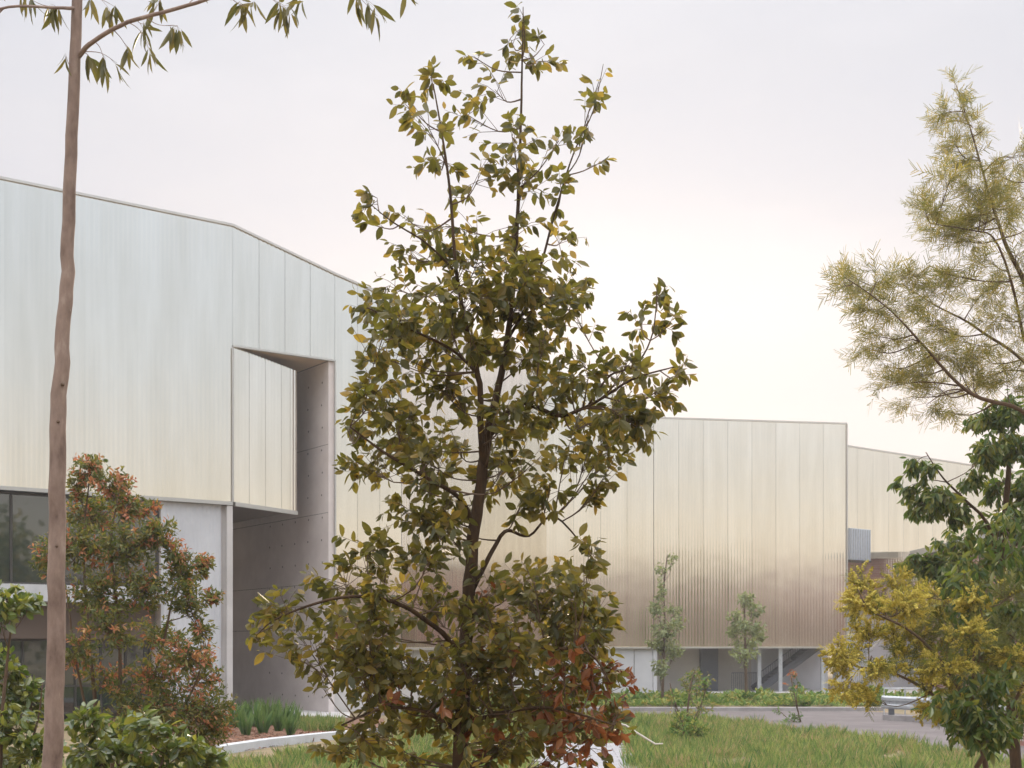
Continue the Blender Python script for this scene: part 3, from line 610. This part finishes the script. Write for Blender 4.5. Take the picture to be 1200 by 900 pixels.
make_tree('broadleaf_tree', 'tall young olive green tree in the centre with rusty lower leaves', 'tree', 7.5, main_lines, main_clusters, 0.074, [M['leaf'], M['leaf_red']], M['bark'], lpt=6.5, droop=0.5, depth=1.0, nmul=1.6, rmul=1.36, ryx=1.18, topthin=.6, wmul=.88, limb_r=.005)

# ---- gum tree at left ---------------------------------------------
d = 8.6
gum_lines = [
 [(56, GY(d), 0, 29), (58, 1050, 0, 27), (61, 900, 0, 25), (64, 800, 0, 23), (66, 700, 0, 22), (67, 600, 0, 21), (69, 480, 0, 20), (74, 390, 0, 18), (79, 300, 0, 16.5), (82, 200, 0, 15.5), (87, 100, 0, 14.5), (90, 0, 0, 13), (96, -150, 0, 11), (100, -400, .1, 8), (106, -700, .1, 3)],
 [(92, 66, 0, 7), (110, 48, -.1, 5.5), (150, 26, -.2, 5), (200, 12, -.3, 4.5), (250, -4, -.4, 4), (320, -40, -.5, 3), (420, -70, -.5, 2)],
 [(90, 10, 0, 5), (60, 9, -.2, 3.5), (10, 8, -.4, 3), (-40, 25, -.5, 2)],
 [(10, 9, -.4, 2), (0, 14, -.4, 2.5), (-30, 60, -.5, 1.5)],
]
gum_clusters = [(108,72,9,12,2),(122,70,8,16,2),(137,74,5,8,1),(152,62,5,8,1),(178,58,8,6,2),(77,66,3,6,1),(168,28,7,6,2),(208,30,14,8,3),(190,-5,12,8,2),(135,8,12,8,2),(66,8,9,6,2),(30,-5,14,8,2),(108,-2,6,6,1),
 (292,8,14,12,4),(330,8,12,14,4),(352,-5,8,6,2),(418,8,10,14,2),(440,16,8,12,3),(470,-8,10,6,1),(250,-30,30,15,4),(350,-60,50,15,6),(430,-50,40,15,6),(60,-150,60,60,14),(140,-220,70,70,16),(100,-420,80,80,20),(-20,-60,50,30,8),(150,-600,60,60,12)]
gum = make_tree('gum_tree', 'slender smooth barked gum tree with tall bare trunk at left', 'tree', d, gum_lines, gum_clusters, 0.15, [M['gumleaf']], M['gum'], template=T_LONG, droop=1.6, lpt=5, depth=.5, wmul=.92, twig_r=.0016, limb_r=.003, side=12, outward=.2, twigm=M['gum'], climb=-25)

for px, py in ((72.5, 450), (67.5, 494), (66, 640)):
    kb = MB(); c = P(px, py, 8.6 - .058); kb.tube([c + Vector((0, .02, 0)), c + Vector((0, .004, 0)), c + Vector((.001, -.006, -.002))], [.011, .009, .003], 8)
    kb.build('knot', M['twig'], gum, smooth=True)
# ---- red tipped shrub ----------------------------------------------
d = 14.0
rl_ = [
 [(118, GY(d), 0, 7), (118, 930, 0, 6), (112, 830, 0, 5), (104, 740, .1, 4), (98, 640, .1, 3), (105, 560, .1, 1.5)],
 [(120, 960, 0, 6), (138, 850, -.2, 5), (140, 740, -.3, 4), (130, 640, -.3, 3), (140, 575, -.3, 1.2)],
 [(122, 960, 0, 6), (160, 860, .2, 5), (190, 760, .3, 3.5), (205, 690, .3, 2.5), (225, 650, .3, 1.2)],
 [(118, 980, 0, 5), (180, 890, -.2, 4), (225, 810, -.2, 2.5), (245, 750, -.2, 1.2)],
 [(116, 900, 0, 4), (90, 780, -.2, 3), (75, 680, -.2, 2), (55, 640, -.2, 1)],
]
rc_ = [(105,548,20,16,7,.75),(130,565,24,16,8,.5),(90,570,12,14,4,.4),(150,590,16,14,6,.5),(170,596,16,12,5,.7),(110,600,34,24,16,.25),(60,650,20,24,9,.45),(100,640,34,24,16,.3),(150,640,34,28,16,.2),(188,625,18,16,7,.3),
 (205,640,14,14,5,.5),(215,665,20,16,8,.3),(240,662,10,12,5,.9),(175,690,36,24,14,.15),(110,690,34,28,14,.2),(220,700,22,16,8,.1),(252,697,10,8,3,.5),(130,735,34,24,10,.2),(185,740,30,20,8,.1),(237,735,12,16,4,.2),
 (215,765,32,20,12,.55),(240,790,18,24,8,.5),(190,790,30,24,12,.35),(95,760,24,24,8,.3),(125,790,28,20,6,.3),(205,830,46,26,24,.3),(250,830,24,24,12,.4),(165,850,46,26,20,.15),(225,868,34,18,14,.2),(150,810,20,20,5,.2),(260,848,14,16,6,.35)]
make_tree('red_tip_shrub', 'bushy green shrub with red and orange new growth at left', 'shrub', d, rl_, [q[:5] + (q[5] * .55,) for q in rc_], 0.062, [M['tipgreen'], M['tipred']], M['twig'], nmul=8, rmul=1.3, template=T_MID, droop=.1, lpt=10, depth=1.2, twig_r=.002, limb_r=.006, side=6, upb=.2)

# ---- lush shrubs bottom left ----------------------------------------
d = 10.0
make_tree('leafy_shrub', 'bright green broad leaved shrub cut by the left edge behind the gum trunk', 'shrub', d,
 [[(0, GY(d), 0, 8), (0, 900, 0, 6), (10, 760, 0, 3), (20, 700, 0, 1)], [(0, 1000, 0, 5), (-30, 850, -.2, 4), (-40, 720, -.2, 2)], [(0, 950, 0, 5), (40, 860, .1, 3), (50, 800, .1, 1)]],
 [(8,700,26,14,9),(36,706,14,10,5),(0,722,24,16,6),(10,780,26,20,12),(30,815,26,24,14),(-10,830,40,30,16),(20,855,36,26,18),(0,890,50,26,18),(40,880,30,22,10),(-30,760,30,24,10),(30,940,60,40,16)],
 0.088, [M['lush']], M['twig'], nmul=2.0, rmul=1.15, lpt=8, droop=.35, depth=.8, side=6, limb_r=.005)
d = 9.5
make_tree('leafy_shrub', 'glossy green broad leaved shrub low in front between gum trunk and red tipped shrub', 'shrub', d,
 [[(150, GY(d), 0, 8), (150, 1000, 0, 6), (140, 900, 0, 4), (110, 850, 0, 1.5)], [(150, 1020, 0, 5), (180, 920, -.2, 4), (200, 870, -.2, 2)]],
 [(105,845,26,18,11),(140,858,30,22,14),(175,850,28,16,9),(110,880,36,22,15),(165,885,40,24,18),(215,878,34,18,12),(235,892,26,14,8),(150,940,90,40,26)],
 0.088, [M['lush']], M['twig'], nmul=2.0, rmul=1.15, lpt=8, droop=.35, depth=.8, side=6, limb_r=.005)

# ---- wattle tree (upper right) --------------------------------------
d = 10.0
wl = [
 [(1262, GY(d), 0, 22), (1258, 900, 0, 19), (1250, 700, 0, 16), (1236, 540, 0, 13), (1220, 430, 0, 10), (1204, 340, 0, 8), (1180, 290, 0, 6), (1160, 230, 0, 4), (1140, 160, 0, 2.5), (1120, 98, 0, 1)],
 [(1238, 520, 0, 8), (1195, 480, -.1, 6.5), (1150, 467, -.2, 6), (1120, 447, -.3, 5), (1085, 408, -.4, 4), (1050, 370, -.5, 2.5), (1020, 345, -.5, 1.8), (990, 325, -.5, .8)],
 [(1225, 450, 0, 7), (1190, 415, .2, 5), (1160, 395, .3, 4.5), (1130, 375, .4, 3.5), (1100, 360, .4, 2.5), (1060, 335, .5, 1.2)],
 [(1200, 400, .1, 5), (1185, 330, -.2, 4), (1165, 280, -.3, 3), (1140, 270, -.3, 2), (1090, 262, -.3, 1.2)],
 [(1215, 400, .1, 5), (1215, 300, .3, 4), (1200, 200, .3, 2)],
]
wc = [(1118,105,8,10,3),(1126,125,9,10,4),(1112,132,10,6,3),(1140,150,8,10,4),(1105,145,8,6,2),(1120,170,12,10,5),(1135,185,14,12,7),(1155,150,6,8,2),(1115,205,20,8,6),(1145,215,22,12,9),(1170,205,18,12,7),(1190,185,14,14,6),
 (1085,248,14,10,9),(1105,268,20,10,11),(1135,265,22,10,11),(1158,250,18,12,12),(1180,245,20,12,8),(1095,240,14,8,3),(1150,235,18,8,6),(1130,282,20,8,6),
 (1000,325,14,10,7),(990,335,8,10,3),(1015,340,16,10,7),(1030,325,12,12,4),(1050,335,16,14,7),(1022,362,16,10,7),(1050,362,20,12,9),(1080,350,20,14,8),(1112,335,16,14,9),(1105,320,12,12,5),(1075,325,12,10,4),(1010,405,14,8,4),(1035,395,20,10,7),(1060,400,18,10,6),
 (1090,380,22,12,9),(1120,420,24,12,12),(1100,415,18,12,9),(1160,425,20,10,8),(1075,440,20,10,8),(1040,430,16,10,5),(1035,455,16,10,5),(1065,465,18,10,5),(1100,455,22,10,8),(1130,400,22,10,6),(1150,345,20,14,8),(1180,330,20,16,9),(1170,370,20,14,8),(1195,380,16,16,8),(1160,305,18,12,6),(1190,300,16,14,7),(1085,475,22,8,4),(1110,482,20,8,4),(1190,430,18,12,6),(1180,450,20,10,6),(1140,440,20,10,6),(1145,450,20,8,5),(1195,230,14,14,5),(1215,260,20,20,6),(1230,340,24,24,8),(1230,420,24,24,8),(1240,180,24,30,8)]
wc = [(a, b_, c*1.15, e*1.1, n*1.0) for a, b_, c, e, n in wc]
make_tree('wattle_tree', 'tall feathery wattle tree against the sky at upper right', 'tree', d, wl, wc, 0.115, [M['wattle']], M['twig'], nmul=1.25, rmul=1.25, wmul=.75, sizevar=.5, template=T_FROND, droop=.05, lpt=8, depth=1.1, twig_r=.0018, limb_r=.006, side=8, outward=1.0, upb=.3, climb=0)

# ---- dark drooping tree right ---------------------------------------
d = 12.8
dl = [
 [(1192, GY(d), 0, 16), (1190, 900, 0, 13), (1182, 780, 0, 11), (1175, 680, 0, 9), (1180, 580, 0, 7), (1188, 500, 0, 4), (1190, 470, 0, 2)],
 [(1176, 700, 0, 6), (1160, 620, -.2, 4), (1130, 585, -.3, 3), (1105, 560, -.3, 2), (1085, 530, -.3, 1)],
 [(1178, 750, 0, 6), (1140, 690, .2, 4), (1100, 660, .3, 3), (1065, 650, .3, 1.5)],
 [(1184, 850, 0, 6), (1150, 810, -.2, 4), (1125, 810, -.3, 2), (1115, 850, -.3, 1)],
 [(1180, 650, 0, 6), (1215, 600, .2, 4), (1230, 540, .2, 2)],
]
dc = [(1072,544,10,10,3),(1088,552,8,12,3),(1050,564,6,4,1),(1062,575,8,10,3),(1085,590,22,22,14),(1100,585,16,16,7),(1122,600,14,14,7),(1075,660,18,14,9),(1095,668,20,20,12),(1120,640,26,24,16),(1140,560,14,12,6),(1155,535,14,16,8),(1145,495,14,12,7),(1165,485,16,14,9),(1185,480,18,18,12),(1165,520,20,16,11),
 (1190,520,22,22,14),(1165,575,12,22,7),(1192,570,20,26,14),(1190,610,22,22,14),(1155,620,22,22,9),(1125,675,24,24,13),(1165,665,26,26,15),(1195,660,24,28,16),(1110,710,26,22,11),(1150,715,30,26,18),(1190,720,26,28,18),(1130,760,30,22,13),(1170,770,30,26,18),(1200,775,26,28,14),(1165,800,26,20,8,0,-2.9),(1140,815,24,18,8,0,-2.9),(1150,845,22,22,10,0,-2.9),(1165,855,16,20,8,0,-2.9),(1185,850,20,12,3,0,-2.7),(1100,828,16,8,2,0,-2.9),(1125,850,12,10,3,0,-2.8),(1195,640,16,40,7,0,-2.6),(1150,640,26,26,8,0,-2.6),(1130,690,22,18,5,0,-2.6),(1200,830,20,20,6),(1225,650,30,60,20),(1225,560,30,40,14),(1225,800,30,60,14)]
make_tree('drooping_tree', 'dense dark green tree with drooping leaves at the right edge', 'tree', d, dl, dc, 0.10, [M['droop'], M['lush']], M['bark'], nmul=3.3, rmul=1.25, template=T_MID, droop=1.3, lpt=8, depth=1.3, redf=.12, twig_r=.002, limb_r=.005, side=8, climb=-10)

# ---- flowering wattle (lower right) ---------------------------------
d = 10.6
fl = [
 [(1165, GY(d), 0, 9), (1158, 930, 0, 7), (1145, 860, 0, 5.5), (1120, 800, 0, 4.5), (1090, 760, -.1, 3.5), (1060, 735, -.2, 3), (1020, 715, -.3, 2), (1005, 690, -.3, 1)],
 [(1142, 870, 0, 6), (1100, 820, .2, 4), (1050, 790, .2, 3), (1000, 780, .2, 1.5), (978, 770, .2, .8)],
 [(1140, 860, 0, 6), (1140, 780, -.2, 4), (1150, 720, -.2, 2.5), (1135, 690, -.2, 1)],
 [(1144, 900, 0, 6), (1190, 820, -.2, 4), (1220, 760, -.2, 2)],
]
fc = [(1012,682,16,14,9,.6),(1050,682,16,12,6,.7),(1070,690,20,14,9,.7),(1005,708,16,10,9,.85),(1030,712,24,12,11,.7),(1060,712,24,14,12,.6),(1090,705,24,16,12,.35),(1018,738,18,10,9,.75),(1050,740,24,12,12,.4),(1080,735,24,14,12,.3),
 (985,768,12,12,8,.95),(1005,760,14,8,5,.7),(1020,785,24,10,9,.7),(985,782,12,8,5,.8),(1045,780,20,10,8,.4),(1060,765,24,14,10,.3),(992,808,18,9,8,.8),(1012,815,20,9,6,.7),(1090,765,28,18,14,.3),(1110,735,26,20,12,.15),(1140,705,22,10,9,.95),(1135,745,24,16,12,.5),(1110,780,28,14,14,.55),
 (1150,770,34,24,17,.15),(1095,800,28,14,11,.5),(1085,832,20,10,9,.9),(1110,838,22,10,9,.7),(1125,828,20,12,7,.4),(1150,810,34,22,15,.15),(1185,770,24,8,7,.8),(1180,740,28,24,14,.1),(1190,800,28,24,14,.1),(1160,680,28,18,12,.1),(1190,690,28,22,12,.1),(1225,760,40,60,24,.3)]
fc = [q[:5] + ((q[5] if q[5] > .25 else q[5] * .3),) for q in fc]
make_tree('flowering_wattle', 'low spreading wattle shrub covered in yellow blossom at lower right', 'shrub', d, fl, fc, 0.095, [M['wattled'], M['bloom']], M['twig'], nmul=1.8, rmul=1.15, template=T_FROND, droop=.1, lpt=8, depth=1.3, twig_r=.002, limb_r=.005, side=6, outward=1.0, bloomf=.75, climb=0)

# ---- distant saplings in front of the gallery ------------------------
def sapling(name, label, d, lines, clusters, leaf, mats, cat='sapling', group='young trees in front of the gallery', template=T_MID, lpt=9, dr=.5):
    return make_tree(name, label, cat, d, lines, clusters, leaf, mats, M['twig'], template=template, droop=dr, lpt=lpt, depth=5, twig_r=.006, limb_r=.016, nmul=2.6, side=6, group=group)
d = 62
sapling('young_tree', 'tallest slender young tree in the verge with its crown across the cladding', d,
 [[(776, GY(d), 0, 4), (777, 790, 0, 3), (779, 730, 0, 2.5), (778, 690, 0, 2), (782, 650, 0, 1)]],
 [(787,654,8,6,3),(776,665,8,8,3),(775,690,8,14,6),(768,712,10,8,7),(790,715,12,8,6),(780,735,24,12,20),(775,752,20,10,14),(790,762,12,10,7),(775,780,12,10,10),(800,728,8,8,4)], .22, [M['pgreen']])
sapling('young_tree', 'round headed young tree beside the undercroft door', d,
 [[(875, GY(d), 0, 4), (874, 790, 0, 3.5), (873, 740, 0, 2.5), (872, 700, 0, 1.5)]],
 [(873,702,12,8,8),(885,712,12,8,7),(862,720,12,8,7),(880,732,18,10,14),(860,738,12,8,8),(874,752,20,8,8),(890,742,10,8,5),(872,765,20,6,8)], .22, [M['pgreen']])
d = 60
sapling('young_tree', 'wispy young tree half hidden behind the rusty leaves of the centre tree', d,
 [[(690, GY(d), 0, 3.5), (690, 780, 0, 3), (688, 720, 0, 2), (686, 692, 0, 1)]],
 [(684,700,12,8,7),(692,715,16,10,10),(682,732,18,12,12),(700,735,10,12,6),(690,755,14,8,5)], .22, [M['pgreen']])
d = 38
sapling('young_shrub', 'thin yellow green sapling rising out of the meadow left of the road', d,
 [[(803, GY(d), 0, 3), (805, 840, 0, 2.5), (810, 800, 0, 2), (815, 785, 0, 1)], [(804, 860, 0, 2), (790, 820, .2, 1.6), (785, 800, .2, 1)], [(804, 860, 0, 2), (822, 825, .2, 1.6), (830, 795, .2, 1)]],
 [(812,790,14,7,8,.3),(828,795,10,8,6,.3),(800,798,10,7,5,.3),(816,806,14,8,6,.3),(790,815,12,8,5,.5),(800,835,18,12,8,.6),(822,828,14,12,6,.5)], .13, [M['cover'], M['wattle']], 'sapling', None, lpt=6)
sapling('low_shrub', 'small dark green shrub in the meadow at the foot of the thin sapling', d - 1,
 [[(800, GY(d - 1), 0, 4), (800, 865, 0, 2), (802, 850, 0, 1)]], [(800,862,24,12,24),(785,868,14,10,12),(815,855,18,12,14),(800,845,20,10,12)], .13, [M['cover'], M['wattle']], 'shrub', None, dr=-.4)
sapling('young_shrub', 'thin sapling with reddish tips standing before the grey road', d + 8,
 [[(940, GY(d + 8), 0, 2.5), (938, 845, 0, 2), (930, 810, 0, 1.5), (926, 790, 0, .8)]],
 [(928,790,6,6,4,.7),(924,802,8,4,2,.2),(935,800,5,5,2,.3),(925,845,14,6,5),(935,838,12,6,4),(918,856,8,6,4),(910,830,6,6,2)], .15, [M['strap'], M['tipred']], 'sapling', None, lpt=5)

# ---- bleached branch in the meadow ----------------------------------
b = MB(); dd = 9.0
pts = [P(698, 843, 8.3), P(716, 846, 8.2), (P(733, 850, 8.1)), P(745, 858, 8.05), P(768, 872, 8), P(777, 871.5, 8)]
wb = MB(); wb.tube([P(698, 842, 8.3), P(716, 846, 8.2), P(733, 850, 8.1), P(745, 858, 8.05), P(768, 872, 8), P(777, 871.5, 8)], [.004, .006, .007, .007, .006, .004], 6)
tag(wb.build('bare_branch', M['stick']), 'bare bleached white stick caught in the rusty lower leaves of the centre tree', 'branch')

# ---- meadow, verge and bed plants -----------------------------------
def inside(p, poly):
    x, y = p; c = False; n = len(poly)
    for i in range(n):
        x1, y1 = poly[i]; x2, y2 = poly[(i + 1) % n]
        if (y1 > y) != (y2 > y) and x < (x2 - x1) * (y - y1) / (y2 - y1) + x1: c = not c
    return c
def blades(n_cl, sampler, hgt, per, rad, lean=.35, mi=0, hv=.5):
    out = []
    for _ in range(n_cl):
        x, y, s = sampler()
        H = hgt * s * random.uniform(1 - hv, 1 + hv)
        for k in range(per):
            a = random.random() * 6.28; r = rad * math.sqrt(random.random())
            dr = Vector((math.cos(a) * lean * random.random(), math.sin(a) * lean * random.random(), 1)).normalized()
            out.append((Vector((x + math.cos(a) * r, y + math.sin(a) * r, 0)), dr, Vector((math.sin(a + random.random()), -math.cos(a), .1)), H * random.uniform(.55, 1.1), mi))
    return out
roadpx = up + lo
from mathutils import noise as mnoise
def meadow():
    while True:
        d = 26 + 32 * random.random() ** 1.1
        px = random.uniform(-60, 1290); py = GY(d)
        if inside((px, py), up + lo): continue
        if py < 839 and px > 430: continue
        if px < 470 and py < 902 - (px - 228) * 0.14 and py < 905: continue     # garden bed side
        if py > 872 and 625 < px < 738: continue
        if px > 1030 and py < 862: continue
        n = mnoise.noise(Vector((px / 60, d * .35, 0)))
        if n < -.25 and random.random() < .6: continue
        return (px - HX) / F * d, d, 1 + .7 * n
lv_ = blades(4200, meadow, .28, 13, .16, .9)
lv_ += [(a, b_, c, s * 1.1, 1) for a, b_, c, s, m__ in blades(900, meadow, .26, 16, .15, .8)]
lv_ += [(a, b_, c, s * 1.1, 2) for a, b_, c, s, m__ in blades(1500, meadow, .24, 14, .15, .8)]
lv_ += [(a, b_, c, s * 1.1, 3) for a, b_, c, s, m__ in blades(1700, meadow, .22, 14, .18, .9)]
lv_ = [l_ + (None,) if len(l_) == 5 else l_ for l_ in lv_]
tag(scatter('meadow_grass', lv_, [M['grass'], M['strap'], M['ygrass'], M['dry']], None, T_BLADE), kind='stuff')
def verge():
    d = random.uniform(57.3, 62.5) if random.random() < .75 else random.uniform(62, 70)
    px = random.uniform(560, 1150)
    n = mnoise.noise(Vector((px / 25, d * .4, 3))); return (px - HX) / F * d, d, max(.15, .75 + 1.7 * n)
def verge_leaves():
    out = []
    for _ in range(2200):
        x, y, s = verge()
        for k in range(9):
            a = random.random() * 6.28; el = random.random()
            dr = Vector((math.cos(a), math.sin(a), el * 1.6)).normalized()
            out.append((Vector((x + random.gauss(0, .15), y + random.gauss(0, .15), random.random() * .20 * s)), dr, Vector((0, 0, 1)) + rv(.3), .22 * s + .08, 0 if random.random() < .85 else 1, None))
    return out
tag(scatter('verge_ground_cover', verge_leaves(), [M['cover'], M['grass']], None, T_MID), kind='stuff')
def bed_yellow():
    d = random.uniform(41, 45); px = random.uniform(350, 400); return (px - HX) / F * d, d, .9
lv_ = [l_ + (None,) for l_ in blades(160, bed_yellow, .38, 14, .15, .6)]
tag(scatter('bed_ground_cover', lv_, [M['grass']], None, T_BLADE), kind='stuff')
# mulch chips
chips = []
for _ in range(3500):
    px = random.uniform(225, 400); py = random.uniform(842, 885)
    if py > 885.6 - (px - 252) * .137: continue
    p = G(px, py); chips.append((Vector((p.x, p.y, .012 + random.random() * .02)), Vector((random.gauss(0, 1), random.gauss(0, 1), .15)), Vector((0, 0, 1)) + rv(.3), random.uniform(.06, .16), 0, None))
chipm = leafmat('bark_chip', [(0, (0.10, 0.05, 0.03)), (.6, (0.24, 0.12, 0.075)), (1, (0.36, 0.21, 0.15))], 0.0, .9, .1)
tag(scatter('bark_mulch', chips, [chipm], None, T_MID), kind='stuff')
# strappy clumps in the bed, individual
sp0 = None
for k, (px, py, s) in enumerate([(262, 858, .8), (275, 853, 1.0), (288, 862, .9), (297, 852, 1.1), (308, 860, 1.0), (318, 850, 1.15), (326, 857, .9), (334, 854, 1.1), (340, 862, .8), (283, 846, .9), (305, 845, 1.0), (345, 850, .9)]):
    p = G(px, py)
    if sp0 is None:
        ls = []
        for _ in range(70):
            a = random.random() * 6.28; ln_ = random.random()
            ls.append((Vector((math.cos(a) * .12 * random.random(), math.sin(a) * .12 * random.random(), 0)), Vector((math.cos(a) * ln_ * .55, math.sin(a) * ln_ * .55, 1)), Vector((math.sin(a), -math.cos(a), .1)), random.uniform(.55, .95), 0, None))
        o = sp0 = scatter('strappy_grass_clump', ls, [M['strap']], None, T_BLADE)
    else:
        o = sp0.copy(); COL.objects.link(o)
    o.location = (p.x, p.y, 0); o.scale = (s, s, s); o.rotation_euler = (0, 0, random.random() * 6.28)
    tag(o, 'green strappy grass clump growing in the bark mulch bed before the concrete recess', 'plant', 'strappy grass clumps in the mulch bed')
# dead seed heads
for px, py, s in ((884, 846, 1), (1066, 862, .8), (1100, 866, .9)):
    pass
# ---- far woodland behind the camera (seen reflected in the metal and glass)
wl_ = []
random.seed(21)
for k in range(95):
    a = math.radians(-125 + 250 * k / 94 + random.uniform(-1.5, 1.5)) - math.pi / 2
    R = random.uniform(95, 120); cx = 10 + R * math.cos(a) ; cy = 5 + R * math.sin(a)
    if cy > 28: continue
    H = random.uniform(8, 13); W = random.uniform(5, 8)
    for q in range(150):
        e = rv(.5); z = H * .55 + e.z * H * .42
        if z < 0.3: z = random.uniform(.3, H * .5)
        wl_.append((Vector((cx + e.x * W, cy + e.y * W, z)), rv(), rv(), random.uniform(1.2, 2.4), 0, None))
    wl_.append((Vector((cx, cy, 0)), Vector((0, 0, 1)), Vector((1, 0, 0)), H * .6, 0, 'long'))
for k in range(16):
    cx = random.uniform(34, 46); cy = 2 - (cx - 34) * .8 + random.uniform(-4, 0); H = random.uniform(12, 16); W = random.uniform(3.5, 5)
    for q in range(260):
        e = rv(.5); z = H * .5 + e.z * H * .42
        if z < 0.3: z = random.uniform(.3, H * .5)
        wl_.append((Vector((cx + e.x * W, cy + e.y * W, z)), rv(), rv(), random.uniform(.5, 1.2), random.choice((1, 1, 2)), None))
tag(scatter('far_woodland', wl_, [M['wood'], M['droop'], M['wattle']], None, T_OVAL), kind='stuff')
for o in bpy.data.objects:
    if '_o' in o: del o['_o']

hb_ = MB(); hb_.prism([(-160, -160), (160, -160), (160, 160), (-160, 160)], -1, 45)  # added scattering volume, lifts the blacks and spreads sun glow like lens glare
hm = bpy.data.materials.new('glare_veil_haze'); hm.use_nodes = True; hn = hm.node_tree; hn.nodes.remove(hn.nodes['Principled BSDF'])
pv = hn.nodes.new('ShaderNodeVolumePrincipled'); pv.inputs['Color'].default_value = (.98, .97, .97, 1); pv.inputs['Density'].default_value = 0.0012; pv.inputs['Anisotropy'].default_value = 0.55
hn.links.new(pv.outputs[0], hn.nodes['Material Output'].inputs['Volume'])
tag(hb_.build('glare_veil', hm), kind='stuff')
